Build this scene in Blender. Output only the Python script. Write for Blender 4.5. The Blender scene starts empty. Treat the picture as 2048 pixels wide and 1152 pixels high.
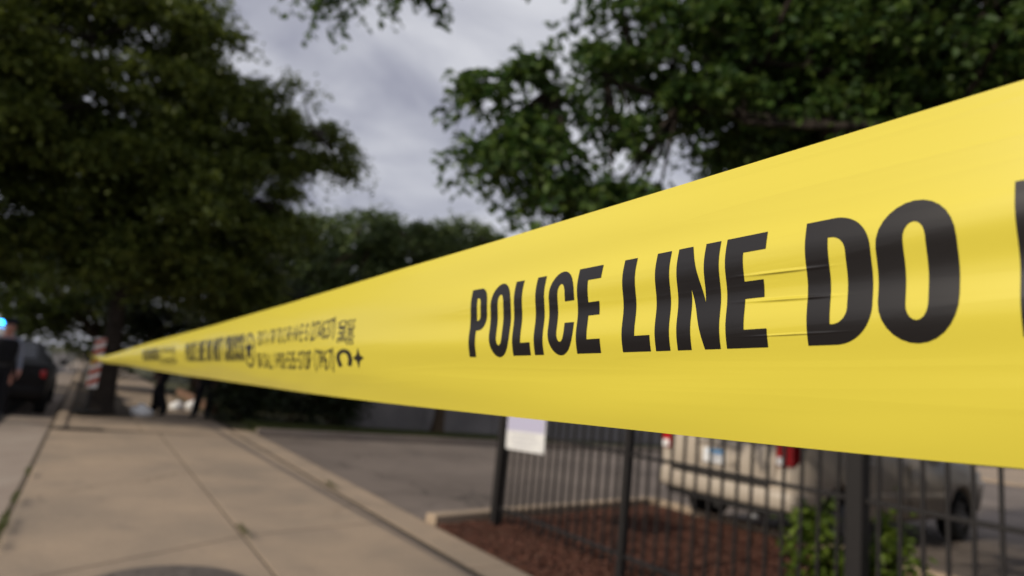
import bpy, bmesh, math, random
import numpy as np
from mathutils import Vector, Matrix
from mathutils.geometry import tessellate_polygon

rng = np.random.default_rng(7)
random.seed(7)
R = math.radians
scene = bpy.context.scene
COL = scene.collection

# ------------------------------------------------------------------ camera
CAM_H = 1.3
cam_data = bpy.data.cameras.new('camera')
cam = bpy.data.objects.new('camera', cam_data)
COL.objects.link(cam)
cam_data.sensor_width = 36.0
cam_data.lens = 21.973
cam_data.clip_start = 0.01
cam_data.clip_end = 2000.0
ROT = Matrix(((0.823, -0.176, -0.540), (-0.559, -0.079, -0.826), (0.103, 0.981, -0.163)))
q = ROT.to_quaternion(); q.normalize()
cam.matrix_world = Matrix.Translation((0, 0, CAM_H)) @ q.to_matrix().to_4x4()
cam_data.dof.use_dof = True
cam_data.dof.focus_distance = 0.188
cam_data.dof.aperture_fstop = 10.6
cam_data.dof.aperture_blades = 0
scene.camera = cam

# ------------------------------------------------------------------ light
SUN_EL, SUN_AZ = R(28), R(183)      # azimuth of where the sun stands, measured from +X towards +Y
sun_dir = Vector((math.cos(SUN_EL) * math.cos(SUN_AZ), math.cos(SUN_EL) * math.sin(SUN_AZ), math.sin(SUN_EL)))
sl = bpy.data.lights.new('sun', 'SUN')
sl.energy = 3.2
sl.angle = R(1.2)
sl.color = (1.0, 0.90, 0.75)
sun = bpy.data.objects.new('sun', sl)
sun.rotation_euler = (-sun_dir).to_track_quat('-Z', 'Y').to_euler()
COL.objects.link(sun)

world = bpy.data.worlds.new('World')
scene.world = world
world.use_nodes = True
nt = world.node_tree
nt.nodes.clear()
def N(t, typ, **kw):
    n = t.nodes.new(typ)
    for k, v in kw.items():
        setattr(n, k, v)
    return n
wo = N(nt, 'ShaderNodeOutputWorld')
wb = N(nt, 'ShaderNodeBackground')
wb.inputs['Strength'].default_value = 0.1
sky = N(nt, 'ShaderNodeTexSky', sky_type='NISHITA')
sky.sun_disc = False
sky.sun_elevation = SUN_EL
sky.sun_rotation = math.pi / 2 - SUN_AZ
sky.dust_density = 1.5
tc = N(nt, 'ShaderNodeTexCoord')
sep = N(nt, 'ShaderNodeSeparateXYZ')
nt.links.new(tc.outputs['Generated'], sep.inputs[0])
mz = N(nt, 'ShaderNodeMath', operation='MAXIMUM'); mz.inputs[1].default_value = 0.0
nt.links.new(sep.outputs['Z'], mz.inputs[0])
az = N(nt, 'ShaderNodeMath', operation='ADD'); az.inputs[1].default_value = 0.32
nt.links.new(mz.outputs[0], az.inputs[0])
dx = N(nt, 'ShaderNodeMath', operation='DIVIDE'); dy = N(nt, 'ShaderNodeMath', operation='DIVIDE')
nt.links.new(sep.outputs['X'], dx.inputs[0]); nt.links.new(az.outputs[0], dx.inputs[1])
nt.links.new(sep.outputs['Y'], dy.inputs[0]); nt.links.new(az.outputs[0], dy.inputs[1])
cmb = N(nt, 'ShaderNodeCombineXYZ')
nt.links.new(dx.outputs[0], cmb.inputs['X']); nt.links.new(dy.outputs[0], cmb.inputs['Y'])
wmap = N(nt, 'ShaderNodeMapping')
wmap.inputs['Location'].default_value = (1.7, 0.35, 0.0)
wmap.inputs['Rotation'].default_value = (0, 0, R(-32))
wmap.inputs['Scale'].default_value = (1.2, 1.65, 1.0)
nt.links.new(cmb.outputs[0], wmap.inputs[0])
wn = N(nt, 'ShaderNodeTexNoise')
wn.inputs['Scale'].default_value = 2.1
wn.inputs['Detail'].default_value = 5.0
wn.inputs['Roughness'].default_value = 0.52
wn.inputs['Distortion'].default_value = 0.35
nt.links.new(wmap.outputs[0], wn.inputs['Vector'])
wr = N(nt, 'ShaderNodeValToRGB')
wr.color_ramp.elements[0].position = 0.29
wr.color_ramp.elements[0].color = (0.325, 0.330, 0.41, 1)
wr.color_ramp.elements[1].position = 0.64
wr.color_ramp.elements[1].color = (0.70, 0.705, 0.75, 1)
e = wr.color_ramp.elements.new(0.45); e.color = (0.475, 0.482, 0.55, 1)
nt.links.new(wn.outputs['Fac'], wr.inputs[0])
wsc = N(nt, 'ShaderNodeVectorMath', operation='SCALE'); wsc.inputs['Scale'].default_value = 10.2
nt.links.new(wr.outputs[0], wsc.inputs[0])
wmx = N(nt, 'ShaderNodeMixRGB'); wmx.inputs[0].default_value = 0.90
nt.links.new(sky.outputs[0], wmx.inputs[1]); nt.links.new(wsc.outputs[0], wmx.inputs[2])
nt.links.new(wmx.outputs[0], wb.inputs['Color'])
nt.links.new(wb.outputs[0], wo.inputs['Surface'])

scene.view_settings.view_transform = 'Standard'
scene.view_settings.look = 'None'
scene.view_settings.exposure = 0.0
scene.view_settings.gamma = 1.0
scene.view_settings.use_curve_mapping = False
scene.cycles.use_denoising = True
scene.cycles.max_bounces = 8
scene.cycles.transparent_max_bounces = 8

# ------------------------------------------------------------------ materials
def mat(name, col, rough=0.6, spec=0.5, metal=0.0, noise=None, col2=None, bump=None, emit=None, transl=0.0, coat=0.0, island=None):
    m = bpy.data.materials.new(name); m.use_nodes = True
    t = m.node_tree; b = t.nodes['Principled BSDF']
    b.inputs['Roughness'].default_value = rough
    b.inputs['Specular IOR Level'].default_value = spec
    b.inputs['Metallic'].default_value = metal
    b.inputs['Coat Weight'].default_value = coat
    b.inputs['Base Color'].default_value = (*col, 1)
    tcn = N(t, 'ShaderNodeTexCoord')
    src = None
    if noise:
        n1 = N(t, 'ShaderNodeTexNoise'); n1.inputs['Scale'].default_value = noise
        n1.inputs['Detail'].default_value = 6; n1.inputs['Roughness'].default_value = 0.65
        t.links.new(tcn.outputs['Object'], n1.inputs['Vector'])
        rp = N(t, 'ShaderNodeValToRGB')
        rp.color_ramp.elements[0].position = 0.33; rp.color_ramp.elements[0].color = (*col, 1)
        rp.color_ramp.elements[1].position = 0.67; rp.color_ramp.elements[1].color = (*(col2 or col), 1)
        t.links.new(n1.outputs['Fac'], rp.inputs[0]); t.links.new(rp.outputs[0], b.inputs['Base Color'])
        src = rp
    if island:
        g = N(t, 'ShaderNodeNewGeometry')
        rp = N(t, 'ShaderNodeValToRGB')
        cols = island
        rp.color_ramp.elements[0].position = 0.0; rp.color_ramp.elements[0].color = (*cols[0], 1)
        rp.color_ramp.elements[1].position = 1.0; rp.color_ramp.elements[1].color = (*cols[-1], 1)
        for i, c in enumerate(cols[1:-1]):
            el = rp.color_ramp.elements.new((i + 1) / (len(cols) - 1)); el.color = (*c, 1)
        t.links.new(g.outputs['Random Per Island'], rp.inputs[0]); t.links.new(rp.outputs[0], b.inputs['Base Color'])
        src = rp
    if bump:
        n2 = N(t, 'ShaderNodeTexNoise'); n2.inputs['Scale'].default_value = bump[0]; n2.inputs['Detail'].default_value = 5
        t.links.new(tcn.outputs['Object'], n2.inputs['Vector'])
        bp = N(t, 'ShaderNodeBump'); bp.inputs['Strength'].default_value = bump[1]; bp.inputs['Distance'].default_value = bump[2]
        t.links.new(n2.outputs['Fac'], bp.inputs['Height']); t.links.new(bp.outputs[0], b.inputs['Normal'])
    if emit:
        b.inputs['Emission Color'].default_value = (*emit[0], 1); b.inputs['Emission Strength'].default_value = emit[1]
    if transl:
        out = t.nodes['Material Output']
        tr = N(t, 'ShaderNodeBsdfTranslucent'); mx = N(t, 'ShaderNodeMixShader'); mx.inputs[0].default_value = transl
        tr.inputs['Color'].default_value = (*col, 1)
        if src: t.links.new(src.outputs[0], tr.inputs['Color'])
        t.links.new(b.outputs[0], mx.inputs[1]); t.links.new(tr.outputs[0], mx.inputs[2]); t.links.new(mx.outputs[0], out.inputs['Surface'])
    return m

def layered(name, base_a, base_b, spots, scale1=1.2, scale2=26, rough=0.9, bumpd=0.004, spot_amt=0.5, crack=None):
    """ground surfaces: two large-scale tones, fine aggregate grain, stains with a shape of their own"""
    m = bpy.data.materials.new(name); m.use_nodes = True
    t = m.node_tree; b = t.nodes['Principled BSDF']; b.inputs['Roughness'].default_value = rough
    b.inputs['Specular IOR Level'].default_value = 0.25
    tcn = N(t, 'ShaderNodeTexCoord'); g = N(t, 'ShaderNodeNewGeometry')
    def noise(s, d=6, r=0.6, dist=0):
        n = N(t, 'ShaderNodeTexNoise'); n.inputs['Scale'].default_value = s; n.inputs['Detail'].default_value = d
        n.inputs['Roughness'].default_value = r; n.inputs['Distortion'].default_value = dist
        t.links.new(g.outputs['Position'], n.inputs['Vector']); return n
    def ramp(src, p0, p1, c0, c1):
        r_ = N(t, 'ShaderNodeValToRGB'); r_.color_ramp.elements[0].position = p0; r_.color_ramp.elements[1].position = p1
        r_.color_ramp.elements[0].color = (*c0, 1); r_.color_ramp.elements[1].color = (*c1, 1)
        t.links.new(src.outputs['Fac'], r_.inputs[0]); return r_
    r1 = ramp(noise(scale1, 8, 0.62, 0.4), 0.32, 0.68, base_a, base_b)
    r2 = ramp(noise(scale1 * 2.3, 9, 0.7, 1.0), 0.56, 0.72, (0, 0, 0), (spot_amt,) * 3)
    mx = N(t, 'ShaderNodeMixRGB'); t.links.new(r2.outputs[0], mx.inputs[0]); t.links.new(r1.outputs[0], mx.inputs[1]); mx.inputs[2].default_value = (*spots, 1)
    fine = noise(scale2 * 4, 4, 0.75)
    r3 = ramp(fine, 0.3, 0.7, (0.72,) * 3, (1.22,) * 3)
    mu = N(t, 'ShaderNodeMixRGB', blend_type='MULTIPLY'); mu.inputs[0].default_value = 1.0
    t.links.new(mx.outputs[0], mu.inputs[1]); t.links.new(r3.outputs[0], mu.inputs[2]); t.links.new(mu.outputs[0], b.inputs['Base Color'])
    if crack:
        nd = noise(crack[0] * 3, 5, 0.6); va = N(t, 'ShaderNodeVectorMath', operation='MULTIPLY_ADD'); va.inputs[1].default_value = (0.55,) * 3
        t.links.new(nd.outputs['Color'], va.inputs[0]); t.links.new(g.outputs['Position'], va.inputs[2])
        vo = N(t, 'ShaderNodeTexVoronoi', feature='DISTANCE_TO_EDGE'); vo.inputs['Scale'].default_value = crack[0]; t.links.new(va.outputs[0], vo.inputs['Vector'])
        rc = N(t, 'ShaderNodeValToRGB'); rc.color_ramp.elements[0].position = 0.0; rc.color_ramp.elements[1].position = crack[1]
        rc.color_ramp.elements[0].color = (crack[2],) * 3 + (1,); rc.color_ramp.elements[1].color = (1, 1, 1, 1); t.links.new(vo.outputs['Distance'], rc.inputs[0])
        gate = ramp(noise(0.35, 3, 0.5), 0.45, 0.60, (0, 0, 0), (1, 1, 1))
        m3 = N(t, 'ShaderNodeMixRGB', blend_type='MULTIPLY'); t.links.new(gate.outputs[0], m3.inputs[0]); t.links.new(mu.outputs[0], m3.inputs[1]); t.links.new(rc.outputs[0], m3.inputs[2])
        t.links.new(m3.outputs[0], b.inputs['Base Color'])
    bp = N(t, 'ShaderNodeBump'); bp.inputs['Strength'].default_value = 0.6; bp.inputs['Distance'].default_value = bumpd
    t.links.new(fine.outputs['Fac'], bp.inputs['Height']); t.links.new(bp.outputs[0], b.inputs['Normal'])
    return m

M = {}
M['concrete'] = layered('concrete', (0.265, 0.212, 0.160), (0.395, 0.300, 0.212), (0.210, 0.170, 0.136), 0.9, 26, 0.9, 0.004, 0.75, (0.42, 0.012, 0.5))
M['concrete_grey'] = layered('concrete_grey', (0.25, 0.20, 0.165), (0.31, 0.26, 0.215), (0.19, 0.16, 0.135))
M['joint'] = mat('joint_dirt', (0.07, 0.056, 0.043), 0.95, 0.1, noise=30, col2=(0.125, 0.102, 0.078))
M['asphalt'] = layered('asphalt', (0.130, 0.106, 0.090), (0.205, 0.168, 0.142), (0.075, 0.066, 0.061), 0.5, 40, 0.88, 0.006, 0.85, (0.5, 0.014, 0.35))
M['street'] = layered('street_asphalt', (0.075, 0.068, 0.062), (0.12, 0.105, 0.096), (0.05, 0.046, 0.044), 0.5, 40, 0.88, 0.006, 0.6)
M['soil'] = layered('soil', (0.075, 0.050, 0.034), (0.13, 0.092, 0.064), (0.05, 0.034, 0.024), 1.0, 14, 0.95, 0.02, 0.6)
M['land'] = layered('land', (0.05, 0.055, 0.022), (0.085, 0.078, 0.036), (0.07, 0.055, 0.035), 0.3, 8, 0.95, 0.02, 0.6)
M['mulch_bed'] = layered('mulch_bed', (0.070, 0.030, 0.022), (0.105, 0.046, 0.033), (0.045, 0.024, 0.018), 1.6, 18, 0.95, 0.02, 0.6)
M['mulch_chip'] = mat('mulch_chip', (0.1, 0.05, 0.03), 0.9, 0.2, island=[(0.045, 0.022, 0.016), (0.10, 0.042, 0.028), (0.14, 0.058, 0.040), (0.10, 0.046, 0.032), (0.07, 0.032, 0.023), (0.13, 0.07, 0.048)])
M['iron'] = mat('black_iron', (0.010, 0.009, 0.009), 0.6, 0.3, noise=60, col2=(0.015, 0.013, 0.013), bump=(180, 0.3, 0.0006))
M['bark'] = mat('bark', (0.022, 0.018, 0.015), 0.95, 0.15, noise=9, col2=(0.050, 0.041, 0.034), bump=(22, 0.9, 0.03))
M['bark_brown'] = mat('bark_brown', (0.05, 0.034, 0.022), 0.95, 0.15, noise=9, col2=(0.09, 0.064, 0.042), bump=(22, 0.9, 0.03))
def leafmat(n, cols, tr=0.3): return mat(n, cols[1], 0.5, 0.35, island=cols, transl=tr)
M['leaf_near'] = leafmat('leaf_near', [(0.034, 0.076, 0.020), (0.066, 0.128, 0.026), (0.118, 0.180, 0.034), (0.048, 0.10, 0.038)], 0.42)
M['leaf_left'] = leafmat('leaf_left', [(0.060, 0.086, 0.018), (0.105, 0.138, 0.026), (0.160, 0.190, 0.034), (0.072, 0.10, 0.03)], 0.38)
M['leaf_mid'] = leafmat('leaf_mid', [(0.066, 0.098, 0.034), (0.102, 0.145, 0.046), (0.145, 0.188, 0.060), (0.078, 0.12, 0.058)])
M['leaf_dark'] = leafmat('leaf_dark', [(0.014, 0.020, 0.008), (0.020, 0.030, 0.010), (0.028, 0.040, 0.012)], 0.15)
M['leaf_vine'] = leafmat('leaf_vine', [(0.06, 0.10, 0.012), (0.11, 0.17, 0.018), (0.16, 0.22, 0.03)], 0.4)
M['grass'] = leafmat('grass_blade', [(0.05, 0.065, 0.014), (0.08, 0.095, 0.02), (0.10, 0.105, 0.03)], 0.3)
M['wall'] = layered('wall_concrete', (0.15, 0.14, 0.14), (0.22, 0.205, 0.20), (0.10, 0.095, 0.095), 1.0, 16, 0.9, 0.005, 0.6)
M['pale'] = layered('pale_render', (0.50, 0.50, 0.52), (0.60, 0.60, 0.60), (0.42, 0.42, 0.43), 0.4, 10, 0.9, 0.003, 0.4)
M['brick'] = layered('brick', (0.20, 0.10, 0.07), (0.27, 0.14, 0.10), (0.14, 0.075, 0.055), 2.0, 16, 0.9, 0.005, 0.5)
M['timber'] = mat('timber', (0.13, 0.075, 0.05), 0.9, 0.2, noise=7, col2=(0.20, 0.12, 0.08), bump=(40, 0.5, 0.004))
M['beige_paint'] = mat('beige_paint', (0.44, 0.38, 0.31), 0.42, 0.4, metal=0.0, coat=0.2, noise=3, col2=(0.40, 0.34, 0.275))
M['black_paint'] = mat('black_paint', (0.005, 0.005, 0.006), 0.5, 0.2, noise=3, col2=(0.007, 0.006, 0.007))
M['white_paint'] = mat('white_paint', (0.62, 0.62, 0.62), 0.35, 0.5, coat=0.5)
M['blue_paint'] = mat('blue_paint', (0.03, 0.09, 0.28), 0.35, 0.5, coat=0.4)
M['glass'] = mat('car_glass', (0.012, 0.014, 0.015), 0.06, 0.6)
M['rubber'] = mat('rubber', (0.014, 0.014, 0.014), 0.85, 0.2, bump=(90, 0.4, 0.003))
M['black_plastic'] = mat('black_plastic', (0.018, 0.017, 0.017), 0.65, 0.35)
M['alloy'] = mat('alloy', (0.20, 0.20, 0.21), 0.45, 0.5, metal=0.6)
M['steel'] = mat('galvanised_steel', (0.33, 0.33, 0.33), 0.5, 0.5, metal=0.8, noise=20, col2=(0.26, 0.26, 0.27))
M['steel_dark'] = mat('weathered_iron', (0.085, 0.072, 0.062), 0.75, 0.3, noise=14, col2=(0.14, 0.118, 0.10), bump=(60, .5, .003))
M['red_lens'] = mat('red_lens', (0.42, 0.008, 0.012), 0.12, 0.6, coat=0.6)
M['dark_red_lens'] = mat('dark_red_lens', (0.20, 0.006, 0.01), 0.15, 0.6, coat=0.5)  # darker copy of the red lens, the side's shade put into its colour
M['clear_lens'] = mat('clear_lens', (0.75, 0.74, 0.74), 0.12, 0.6, coat=0.6)
M['plate_white'] = mat('plate_white', (0.72, 0.73, 0.75), 0.4, 0.5)
M['plate_blue'] = mat('plate_blue', (0.06, 0.30, 0.62), 0.4, 0.5)
M['blue_lamp'] = mat('blue_lamp', (0.02, 0.15, 0.9), 0.3, 0.5, emit=((0.03, 0.36, 1.0), 14.0))
M['sign_white'] = mat('sign_white', (0.72, 0.72, 0.71), 0.4, 0.5, noise=5, col2=(0.66, 0.66, 0.66))
M['sign_lilac'] = mat('sign_lilac', (0.46, 0.45, 0.60), 0.4, 0.5)
M['sign_grey'] = mat('sign_print_grey', (0.36, 0.36, 0.40), 0.5, 0.4)
M['orange'] = mat('reflective_orange', (0.45, 0.07, 0.025), 0.4, 0.5)
M['refl_white'] = mat('reflective_white', (0.75, 0.74, 0.72), 0.4, 0.5)
M['bag_white'] = mat('bag_white', (0.84, 0.84, 0.84), 0.5, 0.5)
M['skin'] = mat('skin', (0.42, 0.20, 0.15), 0.5, 0.4)
M['skin_dark'] = mat('skin_dark', (0.10, 0.055, 0.04), 0.5, 0.4)
M['hair'] = mat('hair', (0.012, 0.010, 0.009), 0.6, 0.4)
M['cloth_black'] = mat('cloth_black', (0.010, 0.010, 0.012), 0.9, 0.2, bump=(40, 0.5, 0.006))
M['cloth_navy'] = mat('cloth_navy', (0.012, 0.016, 0.030), 0.9, 0.2, bump=(40, 0.5, 0.006))
M['cloth_grey'] = mat('cloth_grey_blue', (0.22, 0.24, 0.30), 0.9, 0.2, bump=(40, 0.5, 0.006))
M['eye'] = mat('eye_white', (0.6, 0.6, 0.6), 0.3, 0.5)
M['shoe'] = mat('shoe_black', (0.012, 0.011, 0.011), 0.5, 0.4)

# ------------------------------------------------------------------ helpers
def link(name, me, m=None, parent=None):
    o = bpy.data.objects.new(name, me); COL.objects.link(o)
    if m is not None and me is not None and len(me.materials) == 0: me.materials.append(m)
    if parent is not None: o.parent = parent
    return o
def empty(name, loc=(0, 0, 0), rz=0.0):
    o = bpy.data.objects.new(name, None); COL.objects.link(o); o.location = loc; o.rotation_euler = (0, 0, rz); o.empty_display_size = 0.2
    return o
def tag(o, label=None, cat=None, group=None, kind=None):
    if label: o['label'] = label
    if cat: o['category'] = cat
    if group: o['group'] = group
    if kind: o['kind'] = kind
    return o
def np_mesh(name, v, f, smooth=False):
    v = np.asarray(v, np.float32); f = np.asarray(f, np.int32)
    me = bpy.data.meshes.new(name)
    me.vertices.add(len(v)); me.vertices.foreach_set('co', v.ravel())
    k = f.shape[1]; n = len(f)
    me.loops.add(n * k); me.loops.foreach_set('vertex_index', f.ravel())
    me.polygons.add(n); me.polygons.foreach_set('loop_start', np.arange(0, n * k, k, dtype=np.int32))
    if smooth: me.polygons.foreach_set('use_smooth', np.ones(n, bool))
    me.update(calc_edges=True)
    return me
def bm_mesh(name, bm, smooth=False):
    me = bpy.data.meshes.new(name); bm.normal_update(); bm.to_mesh(me); bm.free()
    if smooth:
        for p in me.polygons: p.use_smooth = True
    return me
def bx(bm, c, s, rot=None, bevel=0.0, seg=1):
    r = bmesh.ops.create_cube(bm, size=1.0)
    vs = r['verts']
    bmesh.ops.scale(bm, vec=s, verts=vs)
    if bevel > 0:
        es = list({e_ for v in vs for e_ in v.link_edges})
        rb = bmesh.ops.bevel(bm, geom=es, offset=bevel, segments=seg, affect='EDGES', profile=0.5)
        vs = list({v for v in rb['verts']} | {v for v in vs if v.is_valid})
    if rot is not None: bmesh.ops.rotate(bm, cent=(0, 0, 0), matrix=rot, verts=vs)
    bmesh.ops.translate(bm, vec=c, verts=vs)
    return vs
def box(name, c, s, m, parent=None, bevel=0.0, rot=None, seg=1):
    bm = bmesh.new(); bx(bm, c, s, rot, bevel, seg)
    return link(name, bm_mesh(name, bm), m, parent)
def tube_geo(pts, rad, seg=8):
    """numpy tube through pts with radii; returns verts, quads"""
    P = np.asarray(pts, float); n = len(P); rad = np.broadcast_to(np.asarray(rad, float), (n,))
    T = np.gradient(P, axis=0); T /= np.linalg.norm(T, axis=1)[:, None] + 1e-9
    ref = np.array([0.0, 0, 1]) if abs(T[0, 2]) < 0.9 else np.array([1.0, 0, 0])
    vs = []
    for i in range(n):
        a = np.cross(T[i], ref); a /= np.linalg.norm(a) + 1e-9; b = np.cross(T[i], a); ref = -np.cross(T[i], a) if False else ref
        ang = np.arange(seg) * 2 * np.pi / seg
        vs.append(P[i] + rad[i] * (np.cos(ang)[:, None] * a + np.sin(ang)[:, None] * b))
    V = np.concatenate(vs); F = []
    for i in range(n - 1):
        for j in range(seg):
            F.append((i * seg + j, i * seg + (j + 1) % seg, (i + 1) * seg + (j + 1) % seg, (i + 1) * seg + j))
    return V, np.array(F)
class Acc:
    def __init__(s): s.v = []; s.f = []; s.n = 0
    def add(s, v, f): s.v.append(np.asarray(v, float)); s.f.append(np.asarray(f) + s.n); s.n += len(v)
    def mesh(s, name, smooth=True): return np_mesh(name, np.concatenate(s.v), np.concatenate(s.f), smooth)
def cyl(name, c, r, h, axis, m, parent=None, seg=24, r2=None, bevel=0.0):
    bm = bmesh.new()
    rr = bmesh.ops.create_cone(bm, cap_ends=True, segments=seg, radius1=r, radius2=r if r2 is None else r2, depth=h)
    if bevel:
        es = [e_ for e_ in bm.edges if len(e_.link_faces) == 2 and e_.calc_face_angle(0) > 1.0]
        bmesh.ops.bevel(bm, geom=es, offset=bevel, segments=2, affect='EDGES', profile=0.5)
    if axis == 'Y': bmesh.ops.rotate(bm, cent=(0, 0, 0), matrix=Matrix.Rotation(R(90), 3, 'X'), verts=bm.verts)
    if axis == 'X': bmesh.ops.rotate(bm, cent=(0, 0, 0), matrix=Matrix.Rotation(R(90), 3, 'Y'), verts=bm.verts)
    bmesh.ops.translate(bm, vec=c, verts=bm.verts)
    return link(name, bm_mesh(name, bm, True), m, parent)
def sheet(name, pts, z, m, kind='structure'):
    me = bpy.data.meshes.new(name); me.from_pydata([(x, y, z) for x, y in pts], [], [tuple(range(len(pts)))]); me.update()
    o = link(name, me, m)
    if kind: o['kind'] = kind
    return o
def prism(name, pts, z0, z1, m, parent=None, bevel=0.0):
    bm = bmesh.new()
    lo = [bm.verts.new((x, y, z0)) for x, y in pts]; hi = [bm.verts.new((x, y, z1)) for x, y in pts]
    n = len(pts)
    top = bm.faces.new(hi); bm.faces.new(lo[::-1])
    for i in range(n): bm.faces.new((lo[i], lo[(i + 1) % n], hi[(i + 1) % n], hi[i]))
    bmesh.ops.recalc_face_normals(bm, faces=bm.faces)
    if bevel:
        es = [e_ for e_ in bm.edges if e_.verts[0].co.z > z1 - 1e-6 and e_.verts[1].co.z > z1 - 1e-6]
        bmesh.ops.bevel(bm, geom=es, offset=bevel, segments=2, affect='EDGES', profile=0.5)
    return link(name, bm_mesh(name, bm), m, parent)

# ------------------------------------------------------------------ the ground
sheet('ground', [(-600, -600), (600, -600), (600, 600), (-600, 600)], -0.24, M['land'])
sheet('street', [(-9.5, -30), (-0.95, -30), (-0.95, 140), (-9.5, 140)], -0.13, M['street'])
# driveway apron falling from the pavement to the street (concrete gutter pan)
ap = bpy.data.meshes.new('driveway_apron')
ap.from_pydata([(-0.30, -8, -0.012), (-0.30, 12.35, -0.012), (-1.0, 12.35, -0.11), (-1.0, -8, -0.11)], [], [(0, 3, 2, 1)]); ap.update()
tag(link('driveway_apron', ap, M['concrete_grey']), kind='structure')
gp = bpy.data.meshes.new('gutter')
gp.from_pydata([(-0.27, 12.35, -0.118), (-0.27, 120, -0.118), (-1.0, 120, -0.122), (-1.0, 12.35, -0.118)], [], [(0, 3, 2, 1)]); gp.update()
tag(link('gutter', gp, M['concrete_grey']), kind='structure')
# pavement: dirt bed seen in the joints, slabs on it
walk = sheet('sidewalk', [(-0.31, -8), (2.96, -8), (2.96, 90), (-0.31, 90)], -0.008, M['joint'])
def slab(pts): return prism('slab', pts, -0.068, random.uniform(-0.003, 0.003), M['concrete'], walk, 0.003)
rows = [-7.8, -4.4, -1.2, 2.05, 5.28, 8.75, 12.25]
def yl(y0, x, sl): return y0 + (x - 1.23) * sl
g = 0.008
for a, b in zip(rows[:-1], rows[1:]):
    sa = 0.59 if abs(a - 5.28) < .01 else 0.1; sb = 0.59 if abs(b - 5.28) < .01 else 0.1
    ta = 0.25 if abs(a - 5.28) < .01 else 0.1; tb = 0.25 if abs(b - 5.28) < .01 else 0.1
    x0, x1 = -0.262, 1.219
    slab([(x0, yl(a, x0, sa) + g), (x1, yl(a, x1, sa) + g), (x1, yl(b, x1, sb) - g), (x0, yl(b, x0, sb) - g)])
    x0, x1 = 1.239, 2.518
    slab([(x0, yl(a, x0, ta) + g), (x1, yl(a, x1, ta) + g), (x1, yl(b, x1, tb) - g), (x0, yl(b, x0, tb) - g)])
y = 12.40
for k in range(14):
    slab([(1.0, y + g), (2.535, y + g), (2.535, y + 1.75), (1.0, y + 1.75)]); y += 1.78
slab([(1.0, y), (2.535, y), (2.535, 88), (1.0, 88)])
slab([(-0.08, 12.40), (0.985, 12.40), (0.985, 14.55), (-0.08, 14.55)])
prism('parkway_soil', [(-0.08, 14.6), (0.985, 14.6), (0.985, 88), (-0.08, 88)], -0.07, -0.012, M['soil'])['kind'] = 'structure'
# edging strip along the lot and the planting bed
kerb = sheet('edging_strip', [(2.58, -8), (2.95, -8), (2.95, 13.6), (2.58, 13.6)], -0.0065, M['joint'])
y = -8
for L_ in (3.1, 3.0, 3.05, 2.95, 3.3, 3.1, 3.05):
    prism('edging_block', [(2.592, y + .006), (2.935, y + .006), (2.935, y + L_ - .006), (2.592, y + L_ - .006)], -0.055, 0.001, M['concrete'], kerb, 0.005); y += L_
# street kerb past the driveway
sk = sheet('street_kerb', [(-0.255, 12.4), (-0.09, 12.4), (-0.09, 88), (-0.255, 88)], -0.10, M['joint'])
y = 12.4
for k in range(9):
    L_ = 2.4
    prism('kerb_block', [(-0.25, y + .008), (-0.095, y + .008), (-0.095, y + L_ - .008), (-0.25, y + L_ - .008)], -0.13, 0.03, M['concrete'], sk, 0.015); y += L_
prism('kerb_block', [(-0.25, y), (-0.095, y), (-0.095, 88), (-0.25, 88)], -0.13, 0.03, M['concrete'], sk, 0.015)
# parking lot
sheet('parking_lot', [(2.95, 5.3), (6.8, 6.1), (6.9, 6.0), (6.9, -30), (45, -30), (45, 13.1), (2.95, 13.1)], -0.035, M['asphalt'])
# planting bed with its kerbs
bed = prism('planting_bed', [(2.94, -8), (6.68, -8), (6.68, 6.16), (2.94, 5.43)], -0.1, -0.012, M['mulch_bed']); bed['kind'] = 'structure'
bk = prism('bed_kerb', [(2.945, 5.40), (2.945, 5.52), (6.62, 6.27), (6.78, 6.16), (6.78, -8), (6.68, -8), (6.68, 6.10), (6.62, 6.15)], -0.1, -0.03, M['joint']); bk['kind'] = 'structure'
pieces = []
A0 = Vector((2.96, 5.42)); A1 = Vector((6.55, 6.13))
for k in range(3):
    p = A0.lerp(A1, k / 3 + .002); q2 = A0.lerp(A1, (k + 1) / 3 - .002); nrm = Vector((-.194, .981)) * 0.15
    prism('kerb_block', [tuple(p), tuple(q2), tuple(q2 + nrm), tuple(p + nrm)], -0.09, 0.085, M['concrete'], bk, 0.02)
prism('kerb_block', [(6.56, 6.14), (6.67, 6.08), (6.83, 6.10), (6.80, 6.24), (6.66, 6.32), (6.54, 6.28)], -0.09, 0.085, M['concrete'], bk, 0.02)
y = 6.06
for k in range(6):
    prism('kerb_block', [(6.68, y - 2.2 + .008), (6.83, y - 2.2 + .008), (6.83, y - .008), (6.68, y - .008)], -0.09, 0.085, M['concrete'], bk, 0.02); y -= 2.2
# verge beyond the lot
sheet('lot_kerb_bed', [(2.95, 13.0), (45, 13.9), (45, 14.2), (2.95, 13.3)], -0.02, M['joint'])
lk = prism('lot_kerb', [(2.98, 13.02), (44, 13.90), (44, 14.02), (2.98, 13.14)], -0.05, 0.09, M['concrete_grey']); lk['kind'] = 'structure'
prism('grass_verge', [(2.98, 13.16), (44, 14.04), (44, 60), (2.70, 60), (2.70, 13.62)], -0.1, 0.03, M['land'])['kind'] = 'structure'
prism('side_walkway', [(26, -29), (44.5, -29), (44.5, 13.5), (26, 13.5)], -0.06, 0.05, M['concrete'])['kind'] = 'structure'

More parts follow.
